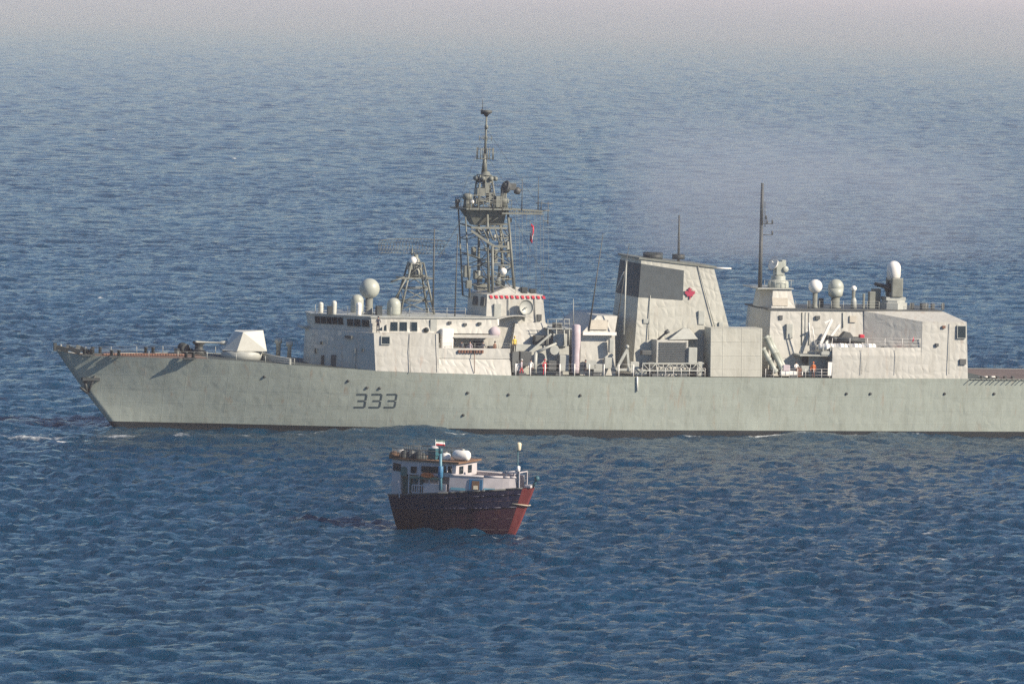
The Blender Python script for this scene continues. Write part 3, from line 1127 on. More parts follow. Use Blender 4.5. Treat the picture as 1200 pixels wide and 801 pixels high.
# ---- main lattice mast
zm0 = zpk - 0.6
zm1 = Z(247, -2, 575)
leg_b = [(X(573, -2.3, 338), -2.3, zm0), (X(603, -2.3, 338), -2.3, zm0), (X(603, -2.3, 338), 2.3, zm0), (X(573, -2.3, 338), 2.3, zm0)]
leg_t = [(X(571, -1.8, 250), -1.8, zm1), (X(595, -1.8, 250), -1.8, zm1), (X(595, -1.8, 250), 1.8, zm1), (X(571, -1.8, 250), 1.8, zm1)]
mast_mb = lattice(MB(), leg_b, leg_t, 6, 0.10)
# forward raking truss and platforms
mast = mast_mb.build("lattice_mast", M["mast_grey"], ship)
for a, c in zip(leg_b, leg_t):
    MB().tube(a, c, 0.17, 0.13, 10).build("mast_leg", M["mast_grey"], mast)
mb = MB()
fb = [(X(551, -1.6, 340), -1.6, zm0 - 0.6), (X(551, -1.6, 340), 1.6, zm0 - 0.6)]
ft = [(X(545, -1.5, 250), -1.5, zm1), (X(545, -1.5, 250), 1.5, zm1)]
for a, c in zip(fb, ft):
    mb.tube(a, c, 0.10, 0.08)
    for i in range(5):
        p = Vector(a).lerp(Vector(c), (i + 1) / 6)
        q = Vector((leg_b[0][0], a[1], p.z + (0.8 if i % 2 else -0.8)))
        mb.tube(p, q, 0.05, 0.05, 6)
for i in range(7):
    p = Vector(fb[0]).lerp(Vector(ft[0]), i / 6)
    q = Vector(fb[1]).lerp(Vector(ft[1]), i / 6)
    mb.tube(p, q, 0.07, 0.07, 6)
# triangular bracket panel on the port face
xq0, xq1 = X(552, -2.4, 268), X(594, -2.2, 268)
zq0, zq1, zq2 = Z(267, -2.4, 570), Z(277, -2.4, 560), Z(289, -2.2, 590)
mb.bar((xq0, -2.4, zq0), (xq1, -2.2, zq0), 0.2, 0.22)
mb.bar((xq0, -2.4, zq0 - 0.3), (X(577, -2.3, 286), -2.3, zq2 + 0.15), 0.2, 0.25)
mb.bar((X(577, -2.3, 288), -2.3, zq2 + 0.05), (xq1 + 0.2, -2.2, zq2), 0.2, 0.22)
for i in range(5):
    a = xq0 + (xq1 - xq0) * (0.15 + i * 0.17)
    mb.tube((a, -2.3, zq0), (a + 0.55, -2.3, zq0 - 0.35 - 1.55 * min(1, 0.25 + i * 0.2)), 0.08, 0.08, 6)
mb.tube((X(577, -2.3, 288), -2.3, zq2), (X(577, -2.3, 345), -2.4, zm0), 0.16)
mb.build("mast_truss", M["mast_grey"], mast)
# hanging boxes inside the mast
for (px, py, w, h, y) in ((547, 318, 0.7, 1.3, -1.2), (549, 333, 0.6, 0.9, -1.4), (560, 322, 0.9, 1.0, 0.2), (588, 318, 0.7, 1.2, -0.6), (586, 332, 0.9, 0.6, -1.0), (563, 336, 1.2, 0.7, -0.4), (555, 295, 0.5, 1.1, 0.3), (580, 300, 0.5, 1.4, 0.5)):
    x, _, z = V(px, py, y)
    MB().box(x - w / 2, x + w / 2, y - w / 2, y + w / 2, z - h / 2, z + h / 2).build("equipment_box", M["mast_grey"], mast, 0.05)
radome_small = MB().ball(V(589.5, 318, -2.0), 0.42, 16)
radome_small.build("floodlight", M["white_paint"], mast)
# main platform with its tapering underside
mb = MB()
xp0, xp1 = X(535, -2.0, 245), X(598, -2.0, 247)
zp0 = Z(246, -2.4, 570)
mb.sym([[(xp0, -0.8, zp0), (xp0 + 1.0, -2.5, zp0), (xp1, -2.5, zp0)], [(xp0, -0.8, zp0 + 0.16), (xp0 + 1.0, -2.5, zp0 + 0.16), (xp1, -2.5, zp0 + 0.16)]])
mb.sym([[(X(556, -1.0, 262), -1.0, Z(264, -1, 570)), (X(590, -1.0, 262), -1.0, Z(264, -1, 570))], [(X(548, -2, 248), -2.0, zp0 - 0.002), (xp1 - 0.4, -2.0, zp0 - 0.002)]])
plat = mb.build("mast_platform", M["mast_grey"], mast)
for s in (-2.5, 2.5):
    mb = MB()
    for i in range(9):
        x = xp0 + 1.0 + (xp1 - xp0 - 1.0) * i / 8
        mb.tube((x, s, zp0 + 0.16), (x, s, zp0 + 1.1), 0.03, 0.03, 5)
    mb.tube((xp0 + 1, s, zp0 + 1.1), (xp1, s, zp0 + 1.1), 0.03, 0.03, 5)
    mb.tube((xp0 + 1, s, zp0 + 0.65), (xp1, s, zp0 + 0.65), 0.02, 0.02, 5)
    mb.build("platform_rail", M["mast_grey"], mast)
# yard reaching aft with its aerials
mb = MB()
ya0, ya1 = V(588, 250, -2.2), V(636, 250.5, -2.4)
yb0, yb1 = V(588, 244, -2.2), V(636, 247.5, -2.4)
mb.bar(ya0, ya1, 0.22, 0.2)
mb.bar(yb0, yb1, 0.22, 0.2)
for i in range(9):
    a = Vector(ya0).lerp(Vector(ya1), i / 9)
    c = Vector(yb0).lerp(Vector(yb1), (i + 1) / 9)
    c2 = Vector(yb0).lerp(Vector(yb1), i / 9)
    mb.tube(a, c, 0.06, 0.06, 5)
    mb.tube(a, c2, 0.06, 0.06, 5)
yard = mb.build("yardarm", M["mast_grey"], mast)
for (px, t_, b_) in ((611.5, 208, 247), (630.5, 207, 247), (642, 236, 262), (634, 235, 246)):
    MB().tube(V(px, b_, -2.4), V(px + 0.6, t_, -2.4), 0.06, 0.03, 6).build("whip_antenna", M["mast_dark"], mast)
mb = MB()
mb.tube(V(628, 238, -2.4), V(648, 238.5, -2.4), 0.035)
mb.tube(V(636, 259, -2.4), V(643, 259, -2.4), 0.05)
mb.tube(V(634, 247, -2.4), V(644, 246.5, -2.4), 0.06)
mb.build("cross_aerial", M["mast_grey"], mast)
# halyards from the yard to the deck below
mb = MB()
for i, px in enumerate((604, 608, 612, 617, 621, 626, 629, 633, 637, 642)):
    mb.tube(V(px, 250, -2.4), V(px + (2 if i % 2 else 0), 345 + (25 if i > 5 else 0), -2.9), 0.016, 0.016, 4)
mb.build("halyard", M["mast_grey"], mast)
# fire-control radar, horn and drum on the main platform
mb = MB()
x, y, z = V(590, 236, -0.8)
mb.lathe((x, y, zp0 + 0.16), [(0.55, 0), (0.45, 0.5), (0.6, 0.55), (0.6, 1.0), (0.35, 1.1), (0.35, Z(226, -0.8, 590) - zp0)], 14)
mb.box(x - 1.0, x - 0.3, y - 0.7, y + 0.7, z - 0.6, z + 0.6)
mb.build("radar_pedestal", M["mast_grey"], mast)
mb = MB()
x, y, z = V(593, 219, -0.8)
mb.lathe((x - 0.1, y, z), [(0.3, -0.6), (0.6, -0.45), (0.78, 0.0), (0.7, 0.12), (0.3, 0.1)], 18, (-0.85, -0.25, 0.35))
mb.box(x - 0.2, x + 1.1, y - 0.35, y + 0.35, z - 0.35, z + 0.4)
mb.lathe((x + 1.0, y, z - 0.3), [(0.35, 0), (0.45, 0.3), (0.3, 0.7)], 12, (0.8, -0.3, -0.3))
mb.build("fire_control_radar", M["mast_dark"], mast, 0.05)
mb = MB()
x, y, z = V(547.5, 240, -1.4)
mb.lathe((x, y, zp0 + 0.16), [(0.5, 0), (0.4, 0.6), (0.38, 0.9), (0.55, 1.0), (0.55, 1.45), (0.3, 1.6), (0.0, 1.62)], 14)
mb.build("surface_radar", M["mast_grey"], mast)
MB().ball((x + 0.45, y - 0.3, z + 0.35), 0.25, 12).build("lamp_globe", M["white_paint"], mast)
x, y, z = V(536, 240, -1.0)
MB().lathe((x, y, zp0 + 0.16), [(0.18, 0), (0.18, 0.5), (0.28, 0.55), (0.28, 0.9), (0, 1.0)], 10).build("navigation_lamp", M["mast_dark"], mast)
# upper mast: tapering column with a ring of direction-finder pods
mb = MB()
zu0, zu1 = zp0 + 0.1, Z(205, 0, 570)
ub_ = [(X(560, -1.1, 245), -1.1, zu0), (X(582, -1.1, 245), -1.1, zu0), (X(582, -1.1, 245), 1.1, zu0), (X(560, -1.1, 245), 1.1, zu0)]
ut_ = [(X(563, -0.7, 206), -0.7, zu1), (X(576, -0.7, 206), -0.7, zu1), (X(576, -0.7, 206), 0.7, zu1), (X(563, -0.7, 206), 0.7, zu1)]
for a, c in zip(ub_, ut_):
    mb.tube(a, c, 0.11, 0.09)
lattice(mb, ub_, ut_, 5, 0.085)
for (px, py, w, h) in ((563, 225, 0.9, 0.9), (575, 231, 0.6, 1.0), (561, 236, 0.8, 0.6), (570, 218, 0.5, 1.6)):
    x, _, z = V(px, py, -0.6)
    mb.box(x - w / 2, x + w / 2, -1.0, 0.3, z - h / 2, z + h / 2)
mb.build("upper_mast", M["mast_grey"], mast)
mb = MB()
xo, zo = V(569, 208, 0)[0], Z(208, 0, 569)
mb.lathe((xo, 0, zo - 0.4), [(0.7, 0), (1.0, 0.2), (1.0, 0.42), (0.62, 0.55), (0.45, 1.0), (0.34, 1.1)], 18)
for i in range(8):
    t = i * math.pi / 4 + 0.3
    mb.ball((xo + 1.15 * math.cos(t), 1.15 * math.sin(t), zo - 0.1), 0.27, 10)
mb.build("direction_finder", M["mast_grey"], mast)
mb = MB()
zk0, zk1, zk2 = zo + 0.5, Z(180, 0, 568), Z(134, 0, 570)
xk0, xk1, xk2 = X(567.5, 0, 200), X(568.5, 0, 180), X(570.3, 0, 135)
mb.tube((xk0, 0, zk0), (xk1, 0, zk1), 0.34, 0.18, 10)
mb.tube((xk1, 0, zk1), (xk2, 0, zk2), 0.15, 0.09, 10)
mb.lathe((X(570, 0, 150), 0, Z(151, 0, 570)), [(0.2, 0), (0.22, 0.3), (0.1, 0.5)], 10)
mb.build("pole_mast", M["mast_grey"], mast)
mb = MB()
mb2 = MB()
for i in range(8):
    t = i * math.pi / 4
    q = Vector((xk1 + 0.95 * math.cos(t), 0.95 * math.sin(t), 0))
    mb.tube((q.x, q.y, Z(187, 0, 569)), (q.x, q.y, Z(173, 0, 569)), 0.05, 0.05, 5)
    mb.tube((q.x, q.y, Z(186, 0, 569)), (xk1, 0, Z(186, 0, 569)), 0.035, 0.035, 5)
    mb.tube((q.x, q.y, Z(175, 0, 569)), (xk1, 0, Z(175, 0, 569)), 0.035, 0.035, 5)
    if i % 2 == 0:
        mb2.tube((xk1 + 0.7 * math.cos(t), 0.7 * math.sin(t), Z(162, 0, 569)), (xk1, 0, Z(162, 0, 569)), 0.04, 0.04, 5)
        mb2.tube((xk1 + 0.7 * math.cos(t), 0.7 * math.sin(t), Z(165, 0, 569)), (xk1 + 0.7 * math.cos(t), 0.7 * math.sin(t), Z(159, 0, 569)), 0.04, 0.04, 5)
mb.build("dipole_array", M["mast_grey"], mast)
mb2.build("dipole_array", M["mast_grey"], mast)
mb = MB()
x, _, z = V(570, 131, 0)
mb.lathe((x, 0, z - 0.55), [(0.12, 0), (0.3, 0.25), (0.62, 0.45), (0.66, 0.6), (0.6, 0.72), (0.0, 0.76)], 16)
mb.box(x - 0.62, x - 0.4, -0.1, 0.1, z - 0.3, z + 0.25)
mb.tube((x - 0.45, 0, z), (x - 0.45, 0, z + 1.3), 0.045, 0.03)
mb.build("masthead_beacon", M["mast_dark"], mast)

# ---------------------------------------------------------------- waist between mast and funnel
mb = MB()
yw = -5.8
mb.sym([[(X(602, yw, 430), yw, z_dk), (X(668, yw, 430), yw, z_dk)], [(X(604, yw, 408), yw + 0.5, Z(404, yw, 620)), (X(668, yw, 408), yw + 0.5, Z(404, yw, 620))]])
mb.build("waist_house", M["fitting_grey"], ship)
# ventilation trunk with slanting flank abaft the mast house
mb = MB()
mb.sym([[(X(600, -4.6, 400), -4.6, Z(405, -4.6, 620)), (X(663, -4.6, 400), -4.6, Z(405, -4.6, 620))], [(X(604, -4.0, 378), -4.0, Z(378, -4, 620)), (X(640, -4.0, 378), -4.0, Z(378, -4, 620))]])
mb.build("vent_trunk", M["house_grey"], ship)
# platform, ladders and pipework
mb = MB()
zpl = Z(384, -5, 650)
mb.box(X(640, -5, 384), X(668, -5, 384), -5.8, 2, zpl - 0.1, zpl)
for px in (642, 652, 661, 667):
    mb.tube(V(px, 384, -5.7), V(px, 404, -5.7), 0.07)
    mb.tube(V(px, 384, -5.7), V(px, 374, -5.7), 0.035)
mb.tube(V(640, 374, -5.7), V(668, 374, -5.7), 0.035)
mb.tube(V(640, 379, -5.7), V(668, 379, -5.7), 0.03)
mb.build("waist_platform", M["fitting_grey"], ship)
mb = MB()
for dy in (0, 0.5):
    mb.bar(V(606, 425, -6.6 + dy), V(646, 391, -6.6 + dy), 0.08, 0.22)
for i in range(14):
    p = Vector(V(606, 425, -6.6)).lerp(Vector(V(646, 391, -6.6)), i / 13)
    mb.tube(p, p + Vector((0, 0.5, 0)), 0.03)
mb.build("inclined_ladder", M["fitting_grey"], ship)
# boat crane post and jib
mb = MB()
mb.tube(V(626, 437, -6.9), V(628, 412, -6.9), 0.28, 0.2)
mb.tube(V(628, 413, -6.9), V(652, 402, -6.9), 0.18, 0.12)
mb.lathe(V(649, 410, -6.7), [(0.5, -0.3), (0.6, 0), (0.5, 0.3)], 14, (0, 1, 0))
mb.build("crane", M["fitting_grey"], ship)
for (px, py, w, h, y, mt) in ((615, 420, 1.3, 1.6, -6.3, "mast_dark"), (636, 398, 2.0, 1.0, -5.0, "mast_dark"), (655, 398, 1.6, 1.4, -5.2, "fitting_grey"), (660, 425, 1.1, 1.8, -6.4, "fitting_grey"), (646, 428, 0.9, 1.1, -6.5, "mast_dark"), (606, 430, 0.8, 0.8, -6.9, "white_paint"), (653, 382, 0.9, 0.8, -4.5, "mast_dark")):
    x, _, z = V(px, py, y)
    MB().box(x - w / 2, x + w / 2, y - 0.5, y + 0.5, z - h / 2, z + h / 2).build("deck_locker", M[mt], ship, 0.06)
# grey door leaf at the end of the bridge block
face_panel((X(599.5, -7.5, 425), -7.5), (X(607, -6.9, 425), -6.9), Z(436, -7.5, 602), Z(412, -7.5, 602), 0, M["mast_dark"], "door", bridge, 0.1)
# tall covered bundle
mb = MB()
p0, p1 = Vector(V(674, 437, -7.2)), Vector(V(674, 380, -7.2))
mb.lathe(p0, [(0.42, 0), (0.46, 0.5), (0.42, 2.2), (0.50, 3.6), (0.46, (p1 - p0).z - 0.15), (0.3, (p1 - p0).z)], 12)
mb.build("covered_bundle", M["mauve_cover"], ship)
mb = MB()
mb.tube(V(672, 380, -6.5), V(672, 350, -6.5), 0.05, 0.035)
mb.build("whip_antenna", M["fitting_grey"], ship)
# intake house
mb = MB()
yi = -6.4
zi = Z(390, yi, 700)
mb.sym([[(X(680, yi, 430), yi, z_dk), (X(722, yi, 430), yi, z_dk)], [(X(682, yi, 392), yi + 0.5, zi), (X(722, yi, 392), yi + 0.5, zi)]])
mb.sym([[(X(684, yi, 389), yi + 0.6, zi + 0.002), (X(724, yi, 389), yi + 0.6, zi + 0.002)], [(X(700, -5.0, 371), -5.0, Z(370, -5, 710)), (X(724, -5.0, 371), -5.0, Z(370, -5, 710))]])
intake = mb.build("intake_house", M["house_grey"], ship)
face_panel((X(691, -5.8, 380), -5.75), (X(712, -5.8, 380), -5.75), Z(386, -5.8, 700), Z(375, -5.8, 700), 0, M["tan_mesh"], "louvre", intake, 0.12, 0, (0.15, 0.35))
mb = MB()
mb.bar((X(683, -6.6, 388), -6.55, zi - 0.05), (X(722, -6.6, 388), -6.55, zi - 0.05), 0.5, 0.35)
mb.build("ledge", M["white_paint"], intake)
for (px, py, w, h) in ((712, 425, 0.8, 1.2), (692, 427, 1.2, 1.0), (700, 431, 1.0, 0.9), (716, 405, 0.5, 1.5)):
    x, _, z = V(px, py, -6.7)
    MB().box(x - w / 2, x + w / 2, -7.0, -6.4, z - h / 2, z + h / 2).build("valve_box", M["fitting_grey"], intake, 0.05)

# ---------------------------------------------------------------- funnel
fz0, fz1 = z_dk, Z(304, -4.2, 780)
fw0, fw1 = -5.6, -4.1
zs = lambda t: fz0 + (fz1 - fz0) * t
def frow(t, pxf, pxa):
    w = fw0 + (fw1 - fw0) * t
    py = 437 + (304 - 437) * t
    xf, xa_ = X(pxf, w, py), X(pxa, w, py)
    return [(xf - 0.25, w + 1.9 - 0.3 * t, zs(t)), (xf, w, zs(t)), (xa_, w, zs(t))]
def lerp_r(a, c, t):
    return [tuple(p + (q - p) * t for p, q in zip(u, v)) for u, v in zip(a, c)]
r0, r1 = frow(0, 740.5, 872), frow(1.0, 751.5, 837)
r1[2] = (r1[2][0], r1[2][1], r1[2][2] - 0.9)
mid0 = lerp_r(r0, r1, 0.69)
fb_ = MB().sym([r0, r1])
funnel = fb_.build("funnel", M["funnel_grey"], ship)
# blackened upper front: on the front face and forward part of each flank
mb = MB()
t0, t1 = 0.70, 0.965
for s in (-1, 1):
    def side_pt(u, t, o):
        a = lerp_r(r0, r1, t)
        p = Vector(a[1]).lerp(Vector(a[2]), u)
        return (p.x, s * (abs(p.y) + o), p.z + (0.12 * u if t > 0.9 else 0))
    f = lambda o: [side_pt(0.0, t0, o), side_pt(0.525, t0 + 0.005, o), side_pt(0.575, t1 - 0.02, o), side_pt(0.0, t1, o)]
    mb.loft([f(-0.05), f(0.035)])
    def fr_pt(u, t, o):
        a = lerp_r(r0, r1, t)
        p = Vector(a[1]).lerp(Vector(a[0]), u)
        return (p.x - o, s * abs(p.y), p.z)
    f = lambda o: [fr_pt(0, t0, o), fr_pt(1, t0, o), fr_pt(1, t1, o), fr_pt(0, t1, o)]
    mb.loft([f(-0.05), f(0.035)])
a, c = lerp_r(r0, r1, t0)[0], lerp_r(r0, r1, t1)[0]
mb.loft([[(a[0] + .05, a[1], a[2]), (a[0] + .05, -a[1], a[2]), (c[0] + .05, -c[1], c[2]), (c[0] + .05, c[1], c[2])],
         [(a[0] - .035, a[1], a[2]), (a[0] - .035, -a[1], a[2]), (c[0] - .035, -c[1], c[2]), (c[0] - .035, c[1], c[2])]])
mb.build("intake_louvre", M["exhaust_dark"], funnel)
# cap plate and uptake mouths
mb = MB()
capb = [(p[0] - (0.3 if i < 2 else -0.25), p[1] - 0.15, p[2] + 0.002) for i, p in enumerate(r1)]
mb.sym([capb, [(p[0], p[1], p[2] + 0.22) for p in capb]])
mb.build("funnel_cap", M["mast_grey"], funnel)
for (px, y, r) in ((765, -1.6, 1.1), (765, 1.6, 1.1), (795, -1.3, 0.7)):
    x = X(px, y, 304)
    MB().lathe((x, y, fz1 - 0.1), [(r, 0), (r, 0.55), (r * 0.85, 0.55), (r * 0.8, 0.25), (0, 0.25)], 18).build("uptake", M["dark_paint"], funnel)
mb = MB()
mb.tube(V(838, 314, -4), V(857, 314.5, -4), 0.12, 0.07)
mb.build("vent_spout", M["white_paint"], funnel)
# maple leaf emblem on the flank
LEAF = [(0, 1.05), (0.16, 0.70), (0.34, 0.82), (0.22, 0.26), (0.48, 0.52), (0.55, 0.40), (0.92, 0.46), (0.80, 0.24), (0.95, 0.12), (0.48, -0.22), (0.54, -0.40), (0.08, -0.32), (0.08, -0.80)]
LEAF = LEAF + [(-x, z) for x, z in reversed(LEAF[1:])]
mb = MB()
tl = (344 - 437) / (304 - 437)
wl = fw0 + (fw1 - fw0) * tl
pc = Vector(V(808.5, 343.5, wl))
def leafp(o):
    return [(pc.x + x * 0.66, wl - o + (z * 0.66) * (fw1 - fw0) / (fz1 - fz0) , pc.z + (z - 0.1) * 0.72) for x, z in LEAF]
mb.loft([leafp(-0.05), leafp(0.06)])
mb.build("maple_leaf", M["leaf_red"], funnel)
# pipes and rungs up the front
mb = MB()
mb.tube(V(731, 392, -5.3), V(734, 305, -4.4), 0.1)
mb.tube(V(722, 340, -4.0), V(731, 318, -4.2), 0.07)
mb.build("funnel_pipe", M["fitting_grey"], funnel)
# louvred house beneath the funnel flank
mb = MB()
yl = -6.9
mb.box(X(769, yl, 420), X(806, yl, 420), yl, -5.0, z_dk, Z(398.5, yl, 790))
lv_h = mb.build("louvre_house", M["house_grey"], ship, 0.03)
mb = MB()
for i in range(12):
    z = Z(424 - i * 2.0, yl, 790)
    mb.box(X(772, yl, 420), X(804, yl, 420), yl - 0.1, yl - 0.01, z, z + 0.1)
mb.build("louvre", M["mast_dark"], lv_h)
mb = MB()
mb.loft([[V(784, 398, -7.0), V(818, 397, -7.0), (X(818, -5.0, 397), -5.0, V(818, 397, -7)[2]), (X(784, -5, 398), -5.0, V(784, 398, -7)[2])],
         [V(800, 385, -6.4), V(807, 385, -6.4), (X(807, -5, 385), -5.0, V(807, 385, -6.4)[2]), (X(800, -5, 385), -5.0, V(800, 385, -6.4)[2])]])
mb.build("canvas_cover", M["fitting_grey"], ship)
# slung gangway truss
mb = MB()
yg = -7.9
for dy in (0, 0.7):
    for py_ in (425.5, 434):
        mb.bar(V(753, py_, yg + dy), V(825, py_, yg + dy), 0.12, 0.13)
    for i in range(9):
        a, c = 753 + i * 8, 753 + (i + 1) * 8
        mb.tube(V(a, 434 if i % 2 else 425.5, yg + dy), V(c, 425.5 if i % 2 else 434, yg + dy), 0.05, 0.05, 5)
        mb.tube(V(a, 434, yg + dy), V(a, 425.5, yg + dy), 0.05, 0.05, 5)
for i in range(19):
    mb.tube(V(753 + i * 4, 434, yg), V(753 + i * 4, 434, yg)[:1] + (yg + 0.7,) + V(753 + i * 4, 434, yg)[2:], 0.04, 0.04, 5)
mb.build("gangway", M["fitting_grey"], ship)
# davit forward of the funnel
mb = MB()
mb.bar(V(722, 433, -7.4), V(735, 409, -7.4), 0.25, 0.3)
mb.bar(V(735, 409, -7.4), V(737, 433, -7.4), 0.22, 0.25)
mb.bar(V(722, 433, -7.4), V(740, 433, -7.4), 0.22, 0.25)
mb.ball(V(735, 406, -7.4), 0.22, 10)
mb.build("davit", M["fitting_grey"], ship)
for (px, py, w, h, mt) in ((743, 430, 1.0, 1.2, "fitting_grey"), (757, 413, 1.1, 0.5, "mast_dark"), (811, 417, 1.0, 1.9, "fitting_grey"), (750, 436, 1.4, 0.7, "fitting_grey"), (762, 430, 0.7, 1.2, "mast_dark"), (820, 432, 0.6, 1.6, "fitting_grey")):
    x, _, z = V(px, py, -7.0)
    MB().box(x - w / 2, x + w / 2, -7.3, -6.5, z - h / 2, z + h / 2).build("deck_locker", M[mt], ship, 0.07)
mb = MB()
mb.tube(V(771, 398, -6.5), V(781, 389, -6.9), 0.14, 0.1)
mb.lathe(V(781, 389, -6.9), [(0.2, -0.2), (0.24, 0.3), (0.0, 0.35)], 10, (0.8, 0, 0.5))
mb.build("searchlight", M["mast_dark"], ship)

# ---- tall square panel screen at the ship's side
mb = MB()
yp = -8.05
xp_0, xp_1 = X(833, yp, 420), X(893.5, yp, 420)
zp_0, zp_1 = Z(441.5, yp, 863), Z(384.5, yp, 863)
mb.loft([[(xp_0, yp, zp_0), (xp_1, yp, zp_0), (xp_1, -5.3, zp_0), (xp_0, -5.3, zp_0)], [(xp_0, yp + 0.35, zp_1), (xp_1, yp + 0.35, zp_1), (xp_1, -5.3, zp_1), (xp_0, -5.3, zp_1)]])
mb.build("missile_screen", M["panel_grey"], ship, 0.03)

# ---- canister launchers abaft the screen
mb_base = MB()
for (px0, py0, px1, py1, y) in ((897, 394, 917, 433, -7.2), (893.5, 408, 909, 436, -7.4), (900, 394, 920, 433, -6.3)):
    p0, p1 = Vector(V(px0, py0, y)), Vector(V(px1, py1, y))
    d = (p0 - p1).normalized()
    L = (p0 - p1).length
    MB().lathe(p1, [(0.36, 0), (0.36, 0.25), (0.30, 0.3), (0.30, L * 0.5), (0.35, L * 0.5 + 0.02), (0.35, L * 0.5 + 0.2), (0.30, L * 0.5 + 0.22), (0.30, L - 0.2), (0.36, L - 0.18), (0.36, L), (0.0, L)], 14, d).build("launch_tube", M["radome_grey"], ship)
for (a, c) in (((902, 440), (906, 414)), ((914, 440), (912, 424))):
    mb_base.bar(V(*a, -6.8), V(*c, -6.8), 0.9, 0.2)
mb_base.build("launcher_frame", M["mast_dark"], ship)

# ---------------------------------------------------------------- hangar
zr = Z(364, -4.4, 1000)
z2 = Z(407, -7.8, 1020)
zin0 = z_dk
yo, yi_ = -7.85, -4.3
han = MB()
# inner house from the fire-control tower aft to the hangar
xh0, xh1, xh2, xh3 = X(888, -2.2, 380), X(934, -4.6, 380), X(1012, -4.4, 385), X(1081, -7.5, 390)
xend = X(1135, -7.6, 410)
zc2 = Z(377, -7.5, 1100)
# house walls from the main deck to the roof
base = [(xh0 - 0.6, -1.6, zin0), (X(904, -4.4, 420), -4.6, zin0), (xh2, -4.6, zin0), (xh2, yo, zin0), (xend, yo, zin0)]
han.sym([[(xh0 - 0.9, -1.2, zin0), (X(900, -5.2, 420), -5.2, zin0), (xh2 + 3.0, -5.2, zin0)], [(xh0 + 0.2, -1.2, zr), (X(903, -4.3, 370), -4.3, zr), (xh2 + 3.0, -4.3, zr)]])
# hangar box proper: sides slope in above the upper deck and the roof edge is cut at a slant
g0 = [(xh2 + 0.003, -5.1, zin0), (X(1080, yo, 420), yo, zin0), (xend, yo, zin0)]
g1 = [(xh2 + 0.003, -4.45, zr - 0.03), (X(1081, -7.4, 378), -7.4, zc2), (xend - 0.25, -7.4, zc2)]
g2 = [(X(1040, -4.3, 364), -4.3, zr), (X(1046, -4.5, 364), -4.6, zr), (X(1106, -4.5, 364), -4.6, zr)]
han.sym([g0, g1])
han.sym([[(p[0], p[1], p[2]) for p in g1], g2])
# side wall in front of the raft deck
xq = X(976, yo, 420)
han.sym([[(xq, yo, zin0), (X(1080, yo, 420), yo, zin0)], [(xq, yo + 0.16, z2 - 0.9), (X(1080, yo, 420), yo + 0.16, z2 - 0.9)]])
for s in (-1, 1):
    han.loft([[(xq, s * (yo + 0.16), z2 - 0.901), (X(1080, yo, 410), s * (yo + 0.16), z2 - 0.901), (X(1080, yo, 410), s * (yo + 0.32), z2 - 0.901), (xq, s * (yo + 0.32), z2 - 0.901)],
              [(xq, s * (yo + 0.30), z2), (X(1080, yo, 410), s * (yo + 0.30), z2), (X(1080, yo, 410), s * (yo + 0.42), z2), (xq, s * (yo + 0.42), z2)]])
hangar = han.build("hangar", M["house_grey"], ship)
# raft deck slab reaching forward over the well
mb = MB()
mb.sym([[(X(938, -7.4, 406), -7.3, z2 - 1.05), (xq - 0.003, -7.3, z2 - 1.05)], [(X(938, -7.4, 406), -7.3, z2 - 0.9), (xq - 0.003, -7.3, z2 - 0.9)]])
mb.build("upper_deck", M["fitting_grey"], hangar)
# roof deck edge, dark line
mb = MB()
mb.sym([[(X(900, -4.4, 366), -4.45, zr + 0.003), (X(1104, -4.5, 364), -4.5, zr + 0.003)], [(X(900, -4.4, 366), -4.45, zr + 0.16), (X(1104, -4.5, 364), -4.5, zr + 0.16)]])
mb.build("hangar_roof", M["mast_dark"], hangar)
ZH = zr + 0.16
# tower for the after fire-control radar
mb = MB()
zft = Z(338.5, -2.4, 905)
mb.sym([[(X(888, -1.0, 362), -1.0, ZH), (X(904, -3.2, 362), -3.2, ZH), (X(932, -3.2, 362), -3.2, ZH)], [(X(892, -0.9, 338), -0.9, zft), (X(906, -2.5, 338), -2.5, zft), (X(927, -2.5, 338), -2.5, zft)]])
rt = mb.build("radar_house", M["house_grey"], ship)
face_panel((X(905, -3.0, 352), -3.05), (X(923, -3.0, 352), -3.05), Z(358, -3, 915), Z(349, -3, 915), 0, M["tan_mesh"], "louvre", rt, 0.15, 0, (0.0, 0.25))
mb = MB()
mb.box(X(888, -2.8, 337), X(930, -2.8, 337), -2.8, 2.8, zft + 0.003, zft + 0.12)
for i in range(6):
    x = X(896, -2.8, 337) + i * 0.62
    mb.tube((x, -2.75, zft + 0.1), (x, -2.75, zft + 1.0), 0.03, 0.03, 5)
mb.tube((X(896, -2.8, 337), -2.75, zft + 1.0), (X(930, -2.8, 337), -2.75, zft + 1.0), 0.03, 0.03, 5)
mb.build("radar_platform", M["fitting_grey"], rt)
mb = MB()
x = X(912, -1.2, 330)
mb.lathe((x, -1.2, zft + 0.1), [(1.2, 0), (1.15, 0.7), (0.8, 0.9), (0.8, 1.3), (0.55, 1.4), (0.5, 2.2)], 18)
mb.box(x - 0.45, x + 0.5, -1.9, -0.5, zft + 1.5, zft + 3.0)
mb.box(x + 0.25, x + 0.75, -1.6, -0.8, zft + 2.2, zft + 3.2)
mb.lathe((x + 0.55, -1.75, zft + 2.2), [(0.3, 0), (0.36, 0.3), (0, 0.4)], 12, (0.2, -1, 0))
fc = mb.build("fire_control_radar", M["radome_grey"], ship, 0.06)
mb = MB()
p = Vector((X(907, -1.4, 310), -1.4, Z(309, -1.4, 907)))
mb.lathe(p, [(0.3, -0.6), (0.4, -0.35), (0.76, 0.1), (0.80, 0.15), (0.5, 0.03), (0.2, -0.06)], 22, (-0.88, -0.30, 0.36))
mb.tube(p, p + Vector((-0.4, -0.45, 0.32)), 0.06)
